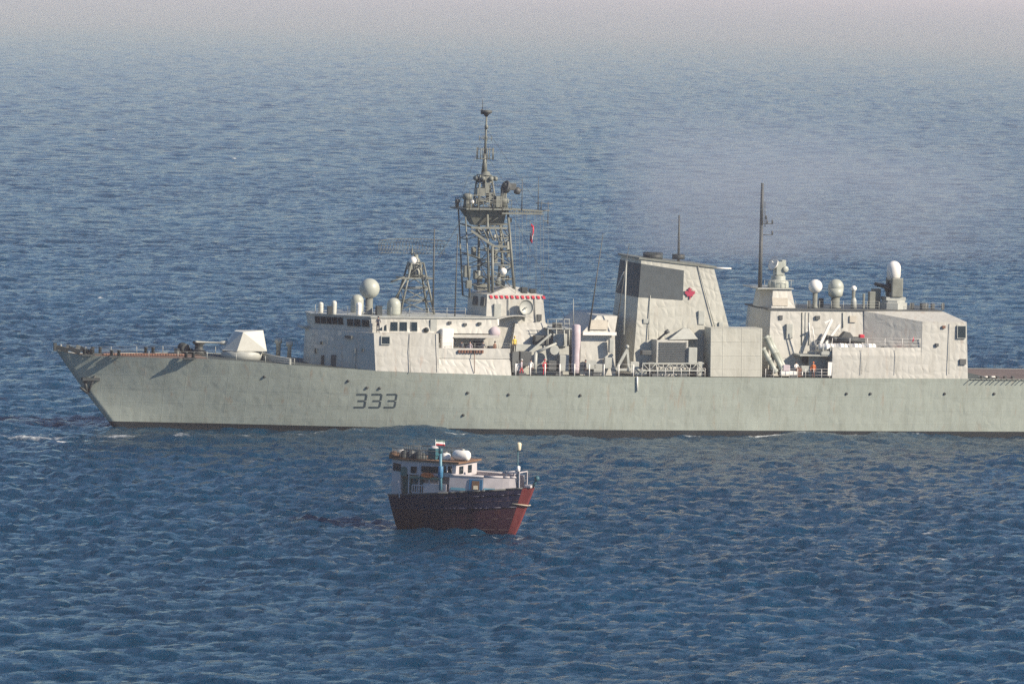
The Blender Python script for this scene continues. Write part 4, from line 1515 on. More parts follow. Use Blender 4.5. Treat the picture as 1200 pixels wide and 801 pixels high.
mb.build("radar_dish", M["white_paint"], fc)
# after pole mast with small cross trees
mb = MB()
p0, p1 = Vector(V(890.5, 337, -2.0)), Vector(V(893.5, 214.5, -2.0))
mb.tube(p0, p0.lerp(p1, 0.6), 0.24, 0.2, 10)
mb.tube(p0.lerp(p1, 0.6), p1, 0.21, 0.16, 10)
mb.tube(V(892, 262, -2), V(906, 262, -2), 0.05)
mb.tube(V(892, 275, -2), V(906, 275, -2), 0.045)
mb.tube(V(896.5, 266, -2), V(896.5, 236, -2), 0.045)
for px, py in ((899, 261), (905, 261), (898, 256), (905, 274)):
    mb.lathe(V(px, py + 1, -2), [(0.1, 0), (0.1, 0.4), (0, 0.45)], 8)
mb.build("pole_mast", M["mast_dark"], ship)
# radomes along the hangar roof
radome(955.5, 335.5, 0.78, -2.8, ZH, "white_paint", stalk=0.28)
o = radome(979.5, 336, 0.88, -2.2, ZH, "radome_grey", stalk=0.5)
mb = MB()
x, _, z = V(979.5, 336, -2.2)
mb.lathe((x, -2.2, z), [(0.885, -0.15), (0.80, -0.95), (0.55, -1.15)], 24)
mb.build("radome_skirt", M["radome_grey"], o)
radome(1000.5, 338, 0.33, -3.2, ZH, "white_paint", stalk=0.2)
x, _, z = V(1000.5, 350, -3.2)
MB().lathe((x, -3.2, ZH), [(0.35, 0), (0.3, 1.0), (0.15, 1.3)], 10).build("radome_post", M["fitting_grey"], ship)
for (px, y, h, w) in ((1012, -3.0, 1.7, 0.25), (962, -1.0, 1.0, 0.5), (948, -3.4, 0.9, 0.3), (1021, -2.5, 1.9, 0.7), (1026, -1.8, 2.2, 0.9), (1069, -3.0, 0.7, 0.4), (1083, -3.5, 0.7, 0.8), (1093, -2.0, 0.6, 0.4), (1105, -4.0, 0.8, 0.3)):
    x = X(px, y, 358)
    MB().box(x - w / 2, x + w / 2, y - w / 2, y + w / 2, ZH, ZH + h).build("roof_fitting", M["mast_grey" if h > 1 else "mast_dark"], hangar, 0.06)
railing("guard_rail", [(X(932, -4.3, 362), -4.35, ZH), (X(1030, -4.4, 362), -4.4, ZH)], 0.9, 1.3, 3, 0.03, "fitting_grey")
railing("guard_rail", [(X(1066, -4.3, 362), -4.4, ZH), (X(1104, -4.4, 362), -4.4, ZH)], 0.8, 1.3, 3, 0.025, "fitting_grey")
railing("guard_rail", [(xq, yo + 0.36, z2), (X(1079, yo, 407), yo + 0.36, z2)], 1.0, 1.9, 3, 0.03)
railing("guard_rail", [(X(938, -7.2, 406), -7.2, z2 - 0.9), (xq, -7.2, z2 - 0.9)], 1.5, 1.3, 3, 0.03, "fitting_grey")
# close-in gun mount with white domed top
mb = MB()
xg_, yg_ = X(1047, -2.6, 345), -2.6
zc_ = Z(346, -2.6, 1047)
mb.lathe((xg_, yg_, ZH), [(1.65, 0), (1.65, 0.7), (1.4, 0.75), (1.4, 1.0)], 8, smooth=False)
mb.box(xg_ - 1.15, xg_ + 1.15, yg_ - 0.95, yg_ + 0.95, ZH + 1.0, ZH + 1.35)
ciws = mb.build("gun_mount", M["fitting_grey"], ship)
mb = MB()
for s in (-1, 1):
    mb.box(xg_ - 0.6, xg_ + 0.75, yg_ + s * 0.95 - 0.22, yg_ + s * 0.95 + 0.22, ZH + 1.36, Z(325, -2.6, 1047))
mb.box(xg_ - 0.4, xg_ + 0.7, yg_ - 0.72, yg_ + 0.72, ZH + 1.36, Z(327, -2.6, 1047))
mb.build("gun_cradle", M["mast_grey"], ciws, 0.14)
mb = MB()
p = Vector((xg_ - 0.3, yg_, ZH + 2.3))
mb.lathe(p, [(0.5, 0), (0.5, 0.6), (0.25, 0.65), (0.2, 2.0), (0.0, 2.0)], 14, (-1, 0, 0.25))
mb.build("gun_barrel", M["dark_paint"], ciws)
mb = MB()
zd0 = Z(327, -2.6, 1047)
mb.lathe((xg_ - 0.05, yg_, zd0), [(0.72, -0.1), (0.72, 0.25), (0.78, 0.3), (0.78, 1.25)] + [(0.78 * math.cos(a), 1.25 + 0.8 * math.sin(a)) for a in [math.pi / 2 * i / 8 for i in range(1, 9)]], 24)
mb.build("gun_dome", M["white_paint"], ciws)
# doors and fittings on the hangar side
face_panel((X(1122.5, -7.65, 390), -7.65), (X(1131.5, -7.65, 390), -7.65), Z(395.5, -7.6, 1127), Z(382, -7.6, 1127), 0, M["glass"], "window", hangar, 0.10, 0.08, (0, 0.12))
face_panel((X(1125, -7.8, 423), -7.8), (X(1132, -7.8, 423), -7.8), Z(427, -7.8, 1128), Z(420.5, -7.8, 1128), 0, M["mast_dark"], "vent_grille", hangar, 0.1, 0, (0, 0.05))
face_panel((X(1104.5, -7.6, 383), -7.55), (X(1108, -7.6, 383), -7.55), Z(384.5, -7.6, 1106), Z(381.5, -7.6, 1106), 0, M["rust_red"], "lamp", hangar, 0.12)
face_panel((X(996, -4.6, 372), -4.5), (X(1003.5, -4.6, 372), -4.5), Z(377.5, -4.6, 1000), Z(370, -4.6, 1000), 0, M["tan_mesh"], "vent_grille", hangar, 0.12, 0, (0, 0.1))
mb = MB()
p = Vector(V(1066.5, 397, -6.8))
mb.lathe(p, [(0.50, -0.25), (0.50, 0.08), (0.0, 0.1)], 16, (-0.6, -0.8, 0.1))
mb.build("hose_reel", M["leaf_red"], hangar)
for (px, py, w, h) in ((944, 420, 0.5, 0.9), (960, 412, 0.8, 0.6)):
    x, _, z = V(px, py, -5.3)
    MB().box(x - w / 2, x + w / 2, -5.5, -5.0, z - h / 2, z + h / 2).build("locker", M["mast_dark"], hangar, 0.04)
# lower well: lockers, crates on deck are part of the ship's fittings
mb = MB()
mb.box(X(948, -5.9, 420), X(974, -5.9, 420), -5.9, -5.2, z_dk, Z(412, -5.9, 960))
mb.build("well_house", M["fitting_grey"], ship, 0.04)
face_panel((X(970, -7.6, 430), -7.6), (X(975, -7.6, 430), -7.6), Z(440, -7.6, 972), Z(424, -7.6, 972), 0, M["white_paint"], "door", hangar, 0.12)
for (px, py, w, h, mt) in ((927, 437, 2.6, 0.5, "white_paint"), (936, 436, 0.7, 1.0, "rust_red"), (945, 432, 1.4, 0.7, "fitting_grey"), (921, 431, 0.8, 0.7, "mauve_cover")):
    x, _, z = V(px, py, -7.3)
    MB().box(x - w / 2, x + w / 2, -7.6, -7.0, z - h / 2, z + h / 2).build("deck_locker", M[mt], ship, 0.06)
# boat crane on the raft deck
mb = MB()
mb.bar(V(962, 402, -6.4), V(975, 374, -6.4), 0.22, 0.3)
mb.bar(V(968, 402, -6.0), V(984, 380, -6.0), 0.18, 0.25)
mb.bar(V(975, 374, -6.4), V(966, 378, -6.4), 0.16, 0.2)
mb.tube(V(950, 404, -6.4), V(948, 378, -6.4), 0.06)
mb.tube(V(955, 404, -6.4), V(952, 382, -6.4), 0.06)
mb.build("boat_davit", M["white_paint"], ship)
# flight-deck details
mb = MB()
for i in range(5):
    x = X(1150 + i * 9, -6.8, 438)
    mb.box(x, x + 0.25, -7.0, -6.4, deck_z(x) - 0.03, deck_z(x) + 0.22)
mb.build("deck_cleat", M["mast_dark"], ship)
mb = MB()
pts_ = [V(1147, 434, -5.5), V(1158, 437, -6.0), V(1170, 438, -6.2), V(1152, 436, -5.8), V(1166, 436, -5.5)]
mb.path([(p[0], p[1], deck_z(p[0]) + 0.05) for p in pts_], 0.07)
mb.build("hose", M["white_paint"], ship)

# ---------------------------------------------------------------- small fittings
rng = random.Random(21)
# rods, boxes and cable runs through the mast
for i in range(16):
    px, py = rng.uniform(556, 598), rng.uniform(252, 335)
    x, y, z = V(px, py, rng.uniform(-1.9, 1.6))
    w, h = rng.uniform(0.2, 0.5), rng.uniform(0.3, 0.9)
    MB().box(x - w / 2, x + w / 2, y - w / 2, y + w / 2, z - h / 2, z + h / 2).build("equipment_box", M[rng.choice(("mast_grey", "mast_dark", "fitting_grey"))], mast, 0.03)
for i in range(9):
    x, y, z = V(rng.uniform(540, 598), 246, rng.choice((-2.5, 2.5, -1.5)))
    MB().tube((x, y, zp0), (x, y, zp0 + rng.uniform(1.0, 2.4)), 0.04, 0.025, 5).build("whip_antenna", M["mast_dark"], mast)
for i in range(5):
    x, y, z = V(rng.uniform(560, 580), rng.uniform(208, 240), rng.choice((-0.9, -1.1)))
    MB().bar((x, y, z), (x + rng.choice((-1.1, 1.2)), y - 0.5, z), 0.07, 0.07).build("aerial_arm", M["mast_grey"], mast)
for (a, c) in ((V(569, 150, 0), V(535, 246, -1.5)), (V(569, 150, 0), V(636, 248, -2.4)), (V(569, 180, 0), V(612, 246, -2.4)), (V(545, 250, 1.5), V(470, 372, 2.0)), (V(545, 250, -1.5), V(474, 372, -4.0)), (V(600, 250, 1.5), V(720, 302, 2.0)), (V(600, 250, -1.5), V(668, 384, -4.5))):
    MB().tube(a, c, 0.018, 0.018, 4).build("stay_wire", M["mast_dark"], mast)
# doors, hatches, pipes and lamps over the houses
def side_box(parent, px, py, w, h, y, mat, name, d=0.10):
    x, _, z = V(px, py, y)
    return MB().box(x - w / 2, x + w / 2, y - d, y + 0.25, z - h / 2, z + h / 2).build(name, M[mat], parent, 0.02)
def side_pipe(parent, px0, py0, px1, py1, y0, y1, r=0.05, mat="fitting_grey"):
    return MB().tube(V(px0, py0, y0), V(px1, py1, y1), r, r, 6).build("pipe", M[mat], parent)
side_box(mast_house, 583, 366, 0.8, 1.9, -3.45, "fitting_grey", "door")
side_box(mast_house, 632, 372, 0.5, 0.7, -3.5, "mast_dark", "vent_grille")
side_pipe(mast_house, 596, 350, 597, 374, -3.35, -3.6)
side_pipe(mast_house, 627, 349, 629, 400, -3.35, -3.7)
for (px, py) in ((527, 378), (545, 380), (562, 379)):
    side_box(bridge, px, py, 0.35, 0.3, -5.85, "mast_dark", "lamp", 0.2)
side_box(bridge, 508, 381, 0.75, 1.3, -5.95, "fitting_grey", "door")
side_pipe(bridge, 480, 391, 481, 436, -7.15, -7.8, 0.035, "house_grey")
side_pipe(bridge, 511, 391, 512, 436, -7.15, -7.8, 0.035, "house_grey")
side_pipe(bridge, 556, 410, 556, 437, -7.6, -7.95, 0.035, "rust_red")
for (px, py, w, h) in ((822, 372, 0.7, 1.5), (758, 376, 0.8, 0.5), (845, 380, 0.5, 0.5)):
    wl_ = fw0 + (fw1 - fw0) * (py - 437) / (304 - 437)
    side_box(funnel, px, py, w, h, wl_, "fitting_grey", "hatch", 0.06)
side_pipe(funnel, 818, 312, 838, 384, -4.2, -5.05, 0.05)
side_pipe(funnel, 762, 346, 760, 398, -4.6, -5.25, 0.05)
for i in range(3):
    side_pipe(hangar, 940 + i * 4.2, 366, 939.5 + i * 4.2, 404, -4.35, -4.75, 0.06, "fitting_grey" if i else "mast_grey")
side_pipe(hangar, 988, 366, 988, 384, -4.4, -4.6, 0.06)
side_pipe(hangar, 1113, 379, 1112, 438, -7.5, -7.95, 0.035, "house_grey")
side_pipe(hangar, 1050, 409, 1050, 438, -7.75, -7.95, 0.03, "house_grey")
side_pipe(hangar, 1010, 409, 1010, 438, -7.75, -7.95, 0.03, "house_grey")
side_box(hangar, 1098, 404, 0.35, 0.35, -7.65, "mast_dark", "lamp", 0.15)
side_box(hangar, 958, 372, 0.5, 0.4, -4.45, "mast_dark", "lamp", 0.2)
side_box(hangar, 925, 388, 0.7, 1.6, -4.75, "fitting_grey", "door")
side_box(hangar, 915, 372, 0.4, 0.5, -4.45, "mast_dark", "vent_grille")
# fairleads and cleats along the waist edge
for px in (612, 655, 699, 768, 800, 930):
    x = X(px, -7.8, 440)
    MB().box(x - 0.45, x + 0.45, -7.95, -7.6, deck_z(x) - 0.03, deck_z(x) + 0.28).build("fairlead", M["mast_dark"], ship, 0.05)

# ================================================================ THINGS ON THE FRIGATE
def world_of(p):
    return SHIP_M @ Vector(p)


# life raft canisters along the raft deck
can = MB()
prof = [(0.0, -0.86), (0.30, -0.84), (0.38, -0.74), (0.38, -0.06), (0.41, -0.05), (0.41, 0.05), (0.38, 0.06), (0.38, 0.74), (0.30, 0.84), (0.0, 0.86)]
can.lathe((0, 0, 0.46), prof, 18, (1, 0, 0))
raft0 = empty("life_raft_canister", (0, 0, 0), R(YAW), "x", "life raft", "white life raft canisters on the upper deck rail")
can.build("shell", M["white_paint"], raft0)
mb = MB()
for s in (-0.45, 0.45):
    mb.lathe((s, 0, 0.46), [(0.395, -0.04), (0.40, 0.0), (0.395, 0.04)], 18, (1, 0, 0))
mb.build("strap", M["fitting_grey"], raft0)
mb = MB()
for s in (-0.45, 0.45):
    mb.box(s - 0.06, s + 0.06, -0.45, 0.45, 0.0, 0.09)
    mb.box(s - 0.06, s + 0.06, -0.45, -0.38, 0.09, 0.4)
    mb.box(s - 0.06, s + 0.06, 0.38, 0.45, 0.09, 0.4)
mb.build("cradle", M["fitting_grey"], raft0)
raft_labels = ["white life raft canister beside the boat davit, foremost of the raft row",
               "white life raft canister second from the davit, at the lower rail",
               "white life raft canister below the black covered boat, third along the rail",
               "white life raft canister aftmost of the row, next to the orange gear"]
for i, lab in enumerate(raft_labels):
    r_ = raft0 if i == 0 else copy_tree(raft0)
    px = 968 + i * 16.5
    y = -7.05
    r_.location = world_of((X(px, y, 400), y, z2 - 0.9 + 0.45))
    r_["label"] = lab
    stand = MB().box(X(px, y, 400) - 0.6, X(px, y, 400) + 0.6, y - 0.35, y + 0.35, z2 - 0.9, z2 - 0.9 + 0.445)
    stand.build("raft_stand", M["fitting_grey"], hangar)

# inflatable boat in its cradle
boat = empty("inflatable_boat", world_of((X(991, -5.6, 385), -5.6, z2 - 0.9 + 1.2)), R(YAW), "black covered inflatable boat with a red stern, stowed above the life rafts", "boat")
mb = MB()
mb.path([(2.0, -0.75, 0.4), (-1.2, -0.75, 0.45), (-2.0, -0.4, 0.6), (-2.4, 0.0, 0.7), (-2.0, 0.4, 0.6), (-1.2, 0.75, 0.45), (2.0, 0.75, 0.4)], 0.28, 10)
mb.build("tube", M["dark_paint"], boat)
mb = MB()
mb.loft([[(-1.9, 0, 0.3), (-1.2, -0.6, 0.35), (1.9, -0.6, 0.3), (1.9, 0.6, 0.3), (-1.2, 0.6, 0.35)], [(-1.5, 0, -0.05), (-1.2, -0.1, -0.1), (1.8, -0.1, -0.1), (1.8, 0.1, -0.1), (-1.2, 0.1, -0.1)]])
mb.build("hull", M["mast_dark"], boat)
mb = MB()
mb.loft([[(-0.9, -0.55, 0.5), (1.0, -0.55, 0.5), (1.0, 0.55, 0.5), (-0.9, 0.55, 0.5)], [(-0.2, -0.35, 1.35), (0.5, -0.35, 1.2), (0.5, 0.35, 1.2), (-0.2, 0.35, 1.35)]])
mb.build("cover", M["dark_paint"], boat, 0.1)
mb = MB().box(1.6, 2.15, -0.3, 0.3, 0.3, 1.0)
mb.build("outboard_motor", M["red"], boat, 0.08)
mb = MB()
xb2 = X(991, -5.6, 385)
for s in (-1.2, 1.2):
    mb.box(xb2 + s - 0.1, xb2 + s + 0.1, -6.2, -5.0, z2 - 0.9, z2 - 0.9 + 1.12)
mb.build("boat_cradle", M["fitting_grey"], hangar)
# orange gear heaps on the raft deck
gear = MB()
gear.ball((0, 0, 0.0), 0.7, 16, 1.1, 0.0)
gear.ball((0.6, 0.1, 0.0), 0.5, 14, 1.2, 0.0)
gp = world_of((X(1050, -6.9, 402), -6.9, z2 - 0.9))
g_ = gear.build("gear_heap", M["orange"])
g_.location = gp
g_.rotation_euler = (0, 0, R(YAW))
tag(g_, "orange heap of gear beside the hangar's shaded wall", "gear")
gear = MB()
gear.ball((0, 0, 0.0), 0.85, 16, 1.15, 0.0)
gear.ball((-0.7, 0.1, 0.0), 0.6, 14, 1.3, 0.0)
g_ = gear.build("gear_heap", M["dark_paint"])
g_.location = world_of((X(1036, -6.7, 402), -6.7, z2 - 0.9))
g_.rotation_euler = (0, 0, R(YAW))
tag(g_, "dark covered heap between the life rafts and the orange gear", "gear")

# small red and white ensign on the halyards
flag = empty("flag", world_of(V(622, 262, -2.6)), R(YAW - 75), "small red and white flag hanging limp below the mast yard", "flag")
def cloth(w, h, bands, fold=0.12, k=10):
    mb = MB()
    for i in range(k):
        for j in range(len(bands)):
            u0, u1 = i / k, (i + 1) / k
            v0, v1 = j / len(bands), (j + 1) / len(bands)
            P = lambda u, v: (w * u, fold * math.sin(u * 9 + v * 2) * u, -h * v - 0.12 * u * u * h)
            mb.mi = bands[j]
            mb.add([P(u0, v0), P(u1, v0), P(u1, v1), P(u0, v1)], [[0, 1, 2, 3]], True)
    return mb
mb = MB()
for i in range(8):
    for j in range(8):
        u0, u1, v0, v1 = i / 8, (i + 1) / 8, j / 8, (j + 1) / 8
        P = lambda u, v: (0.55 * u + 0.15 * math.sin(v * 5) * u, 0.12 * math.sin(u * 10 + v * 3), -1.9 * v - 0.25 * u)
        mb.mi = 1 if 2 <= i < 6 and 1 <= j < 7 and i >= 3 else 0
        mb.add([P(u0, v0), P(u1, v0), P(u1, v1), P(u0, v1)], [[0, 1, 2, 3]], True)
fo_ = mb.build("flag_cloth", [M["red"], M["white_paint"]], flag)
sd = fo_.modifiers.new("thick", 'SOLIDIFY')
sd.thickness = 0.02

# ---------------------------------------------------------------- crew
def person_mesh(pose):
    J, E, Rr = [], [], []
    def jn(p, r, par=None):
        J.append(p)
        Rr.append(r)
        if par is not None:
            E.append((par, len(J) - 1))
        return len(J) - 1
    pel = jn((0, 0, 0.95), (0.15, 0.11))
    ch = jn((0, 0, 1.22), (0.165, 0.115), pel)
    sh_ = jn((0, 0, 1.42), (0.14, 0.095), ch)
    nk = jn((0, -0.01, 1.53), (0.055, 0.055), sh_)
    hd = jn((0, -0.02, 1.64), (0.085, 0.10), nk)
    jn((0, -0.015, 1.755), (0.06, 0.075), hd)
    for s in (-1, 1):
        hip = jn((s * 0.10, 0, 0.88), (0.095, 0.10), pel)
        step = 0.14 if pose == "walk" else 0.03
        kn = jn((s * 0.11, -s * step * 0.8 - 0.02, 0.50), (0.065, 0.07), hip)
        an = jn((s * 0.115, -s * step * 1.2 + 0.02, 0.09), (0.042, 0.05), kn)
        jn((s * 0.125, -s * step * 1.2 - 0.15, 0.035), (0.04, 0.032), an)
        so = jn((s * 0.20, 0, 1.40), (0.06, 0.06), sh_)
        if pose == "rail":
            el = jn((s * 0.27, -0.12, 1.16), (0.045, 0.045), so)
            wr = jn((s * 0.20, -0.36, 1.10), (0.032, 0.032), el)
            hn = jn((s * 0.18, -0.44, 1.09), (0.036, 0.022), wr)
        else:
            el = jn((s * 0.26, 0.03 + s * 0.04, 1.12), (0.045, 0.045), so)
            wr = jn((s * 0.27, -0.06 + s * 0.10, 0.88), (0.032, 0.032), el)
            hn = jn((s * 0.27, -0.09 + s * 0.10, 0.80), (0.028, 0.034), wr)
        tip = Vector(J[hn])
        dirv = (tip - Vector(J[wr])).normalized()
        for kf in range(4):
            off = Vector((0.0, (kf - 1.5) * 0.018, 0)) if pose != "rail" else Vector(((kf - 1.5) * 0.018, 0, 0))
            f1_ = jn(tuple(tip + off + dirv * 0.035), (0.010, 0.010), hn)
            jn(tuple(tip + off + dirv * (0.065 + 0.008 * (kf in (1, 2))) + Vector((-s * 0.015, 0, -0.005))), (0.008, 0.008), f1_)
        jn(tuple(tip + Vector((-s * 0.035, -0.025, 0.01))), (0.011, 0.011), hn)
    me = bpy.data.meshes.new("person")
    me.from_pydata(J, E, [])
    o = bpy.data.objects.new("tmp_person", me)
    col.objects.link(o)
    md = o.modifiers.new("skin", 'SKIN')
    md.use_smooth_shade = True
    for i, r in enumerate(Rr):
        me.skin_vertices[0].data[i].radius = r
        me.skin_vertices[0].data[i].use_root = (i == 0)
    ss = o.modifiers.new("sub", 'SUBSURF')
    ss.levels = 1
    dg = bpy.context.evaluated_depsgraph_get()
    dg.update()
    out = bpy.data.meshes.new_from_object(o.evaluated_get(dg))
    out.name = "person_" + pose
    bpy.data.objects.remove(o)
    out.materials.clear()
    for k in ("skin", "navy_cloth", "navy_cloth", "dark_boot"):
        out.materials.append(M[k])
    for p in out.polygons:
        c = p.center
        arm_out = abs(c.x) > 0.17 or c.y < -0.2
        if c.z > 1.50 or (arm_out and 0.6 < c.z < 0.92 and pose != "rail") or (pose == "rail" and c.y < -0.33 and c.z > 0.9):
            p.material_index = 0
        elif c.z > 0.93:
            p.material_index = 1
        elif c.z > 0.12:
            p.material_index = 2
        else:
            p.material_index = 3
        p.use_smooth = True
    # nose, brow, eyes and mouth line are shaped by small offsets on the front of the head
    for v in out.vertices:
        if v.co.z > 1.56 and v.co.y < -0.07:
            if abs(v.co.x) < 0.02 and 1.62 < v.co.z < 1.67:
                v.co.y -= 0.02
    return out


POSES = {k: person_mesh(k) for k in ("stand", "walk", "rail")}
mcap = MB().lathe((0, -0.015, 1.70), [(0.105, 0), (0.11, 0.05), (0.085, 0.10), (0.0, 0.12)], 14)
mcap.box(-0.07, 0.07, -0.20, -0.09, 1.70, 1.715)


def person(px, py, y, zfoot, pose, face, shirt, trousers, label, hat="navy_cloth"):
    o = bpy.data.objects.new("person", POSES[pose])
    link(o)
    x = X(px, y, py)
    o.location = world_of((x, y, zfoot))
    o.rotation_euler = (0, 0, R(YAW + face))
    for i, k in ((1, shirt), (2, trousers)):
        o.material_slots[i].link = 'OBJECT'
        o.material_slots[i].material = M[k]
    tag(o, label, "person", "crew on the frigate's decks")
    h = bpy.data.objects.new("cap", cap_me)
    link(h, o)
    h.material_slots[0].link = 'OBJECT'
    h.material_slots[0].material = M[hat]
    return o


_c = mcap.build("cap", M["navy_cloth"])
cap_me = _c.data
bpy.data.objects.remove(_c)
zdk = lambda px, y: deck_z(X(px, y, 435)) - 0.03
zgal = zB - 1.05
person(638, 430, -7.3, zdk(638, -7.3), "stand", 20, "red", "red", "person in bright red overalls standing in the waist by the rail", "red")
person(611, 432, -7.5, zdk(611, -7.5), "walk", 60, "mauve_cover", "red", "person in pale top and red trousers next to the grey door", "white_paint")
person(622, 432, -7.5, zdk(622, -7.5), "stand", -30, "white_paint", "navy_cloth", "person in white shirt between the crane post and the red overalls")
person(603, 397, -6.8, zgal + 0.6, "stand", 10, "yellow", "dark_boot", "person in yellow vest at the aft end of the covered gallery", "yellow")
person(541, 398, -6.4, zgal, "rail", 0, "navy_cloth", "navy_cloth", "person in dark clothes at the gallery rail nearest the white locker")
person(551, 398, -6.4, zgal, "stand", -40, "mauve_cover", "navy_cloth", "person in pale shirt at the gallery rail, second from the white locker")
person(566, 398, -6.3, zgal, "rail", 15, "navy_cloth", "navy_cloth", "person in dark clothes in the middle of the gallery")
person(580, 398, -6.4, zgal, "stand", 30, "rust_red", "navy_cloth", "person in rust coloured top under the round drum")
person(443, 383, -6.75, zA, "rail", 0, "navy_cloth", "navy_cloth", "person in dark blue leaning on the bridge wing rail")
person(953, 432, -7.8, zdk(953, -7.6), "walk", -20, "orange", "rust_red", "person in orange overalls at the well deck edge below the rafts", "orange")
person(933, 432, -7.2, zdk(933, -7.2), "rail", 10, "white_paint", "navy_cloth", "person in white shirt behind the white bundle by the launch tubes")
person(686, 430, -7.6, zdk(686, -7.6), "walk", 80, "navy_cloth", "navy_cloth", "person in dark clothes walking past the intake house")

# ---------------------------------------------------------------- thin exhaust smoke drifting aft
sx0, sx1 = X(745, 0, 240), X(1330, 0, 240)
smk = MB().box(0, sx1 - sx0, -10, 26, Z(318, 0, 900), Z(95, 0, 900))
m = bpy.data.materials.new("smoke_air")
m.use_nodes = True
nt = m.node_tree
nt.nodes.clear()
tcn = nn(nt, "ShaderNodeTexCoord")
sep = nn(nt, "ShaderNodeSeparateXYZ")
smap = nn(nt, "ShaderNodeMapping")
_L, _z0, _z1 = sx1 - sx0, Z(318, 0, 900), Z(95, 0, 900)
smap.inputs["Scale"].default_value = (1 / _L, 1 / 36.0, 1 / (_z1 - _z0))
smap.inputs["Location"].default_value = (0, 10 / 36.0, -_z0 / (_z1 - _z0))
nt.links.new(tcn.outputs["Object"], smap.inputs[0])
nt.links.new(smap.outputs[0], sep.inputs[0])
def soft(inp, lo0, lo1, hi0, hi1):
    a = nn(nt, "ShaderNodeMapRange", interpolation_type='SMOOTHSTEP')
    a.inputs["From Min"].default_value, a.inputs["From Max"].default_value = lo0, lo1
    nt.links.new(inp, a.inputs["Value"])
    c = nn(nt, "ShaderNodeMapRange", interpolation_type='SMOOTHSTEP')
    c.inputs["From Min"].default_value, c.inputs["From Max"].default_value = hi0, hi1
    c.inputs["To Min"].default_value, c.inputs["To Max"].default_value = 1.0, 0.0
    nt.links.new(inp, c.inputs["Value"])
    return math_n(nt, 'MULTIPLY', a.outputs[0], c.outputs[0])
d_ = math_n(nt, 'MULTIPLY', soft(sep.outputs[0], 0.0, 0.05, 0.30, 1.0), soft(sep.outputs[1], 0.0, 0.4, 0.6, 1.0))
d_ = math_n(nt, 'MULTIPLY', d_, soft(sep.outputs[2], 0.0, 0.12, 0.40, 0.95))
sn = noise_node(nt, mapping(nt, (0.05, 0.08, 0.09)), 1.0, 3, 0.55)
sn2 = ramp(nt, sn.outputs[0], [(0.25, (0, 0, 0)), (0.65, (1, 1, 1))])
d_ = math_n(nt, 'MULTIPLY', math_n(nt, 'MULTIPLY', d_, sn2), 0.060)
pv = nn(nt, "ShaderNodeVolumePrincipled")
pv.inputs["Color"].default_value = (0.56, 0.62, 0.72, 1)
nt.links.new(d_, pv.inputs["Density"])
om = nn(nt, "ShaderNodeOutputMaterial")
nt.links.new(pv.outputs[0], om.inputs["Volume"])
so_ = smk.build("smoke", m)
so_.location = SHIP_M @ Vector((sx0, 0, 0))
so_.rotation_euler = (0, 0, R(YAW))
tag(so_, "thin grey exhaust smoke drifting aft above the funnel", "smoke", kind="stuff")

# ================================================================ THE DHOW
DH = -24.0
p0 = on_water(538, 621)
dhow = empty("dhow", (p0.x, p0.y, 0), R(DH), "small wooden dhow with navy and maroon hull and white two storey deckhouse", "boat")
DM = Matrix.Translation((p0.x, p0.y, 0)) @ Matrix.Rotation(R(DH), 4, 'Z')
DI = DM.inverted()


def D(px, py, y):
    p = on_plane(px, py, y, DI)
    return (p.x, y, p.z)


def DX(px, y, py=590):
    return D(px, py, y)[0]


def DZ(py, y, px=540):
    return D(px, py, y)[2]


HB = 2.6
xs_stern = DX(454.5, -1.7, 590)
xs_bow = DX(611.5, -0.85, 575)
xs_tip = DX(624, -0.3, 575)
xw_bow = DX(594, -0.55, 622)
zsh_s, zsh_m, zsh_b = DZ(578.5, -2.4, 480) - 0.30, DZ(577, -2.6, 530) - 0.26, DZ(573, -0.85, 611) + 0.06
LD = xs_bow - xs_stern


def dsheer(u):
    return float(np.interp(u, [0, 0.35, 0.7, 1.0], [zsh_s, zsh_m, (zsh_m + zsh_b) / 2 + 0.05, zsh_b]))


def dtop(u):
    return float(np.interp(u, [0, 0.08, 0.2, 0.5, 0.75, 0.9, 1.0], [1.7, 2.15, 2.5, 2.65, 2.3, 1.55, 0.75]))


def dwl(u):
    return float(np.interp(u, [0, 0.1, 0.3, 0.55, 0.75, 0.9, 1.0], [0.9, 1.4, 2.0, 2.15, 1.75, 1.05, 0.45]))


us = [i / 30 for i in range(31)]
lvl = [-0.35, -0.12, 0.0, 0.10, 0.22, 0.35, 0.48, 0.60, 0.62, 0.75, 0.88, 1.0]
xw_st = xs_stern + 0.55
rows = []
for t in lvl:
    row = []
    tt = max(t, 0)
    xa_ = xw_st + (xs_stern - xw_st) * tt
    xb_ = xw_bow + (xs_bow - xw_bow) * (tt ** 0.9) + (1.2 * t if t < 0 else 0)
    for u in us:
        z = t * dsheer(u) if t > 0 else t * 2.5
        w = dwl(u) + (dtop(u) - dwl(u)) * (tt ** 0.75)
        if t < 0:
            w *= 1 + 0.9 * t
        row.append((xa_ + (xb_ - xa_) * u, w, z))
    rows.append(row)
dh = MB()
n = len(us)
for s in (-1, 1):
    for k in range(len(lvl) - 1):
        dh.mi = 0 if lvl[k] >= 0.60 else 1
        dh.add([(p[0], s * p[1], p[2]) for p in rows[k]] + [(p[0], s * p[1], p[2]) for p in rows[k + 1]], [[i, i + 1, n + i + 1, n + i] for i in range(n - 1)], True)
dh.mi = 0
L_ = [(r[0][0], -r[0][1], r[0][2]) for r in rows] + [(r[0][0], r[0][1], r[0][2]) for r in reversed(rows)]
dh.add(L_, [list(range(len(L_)))])
dhull = dh.build("hull", [M["dhow_navy"], M["dhow_maroon"]], dhow)
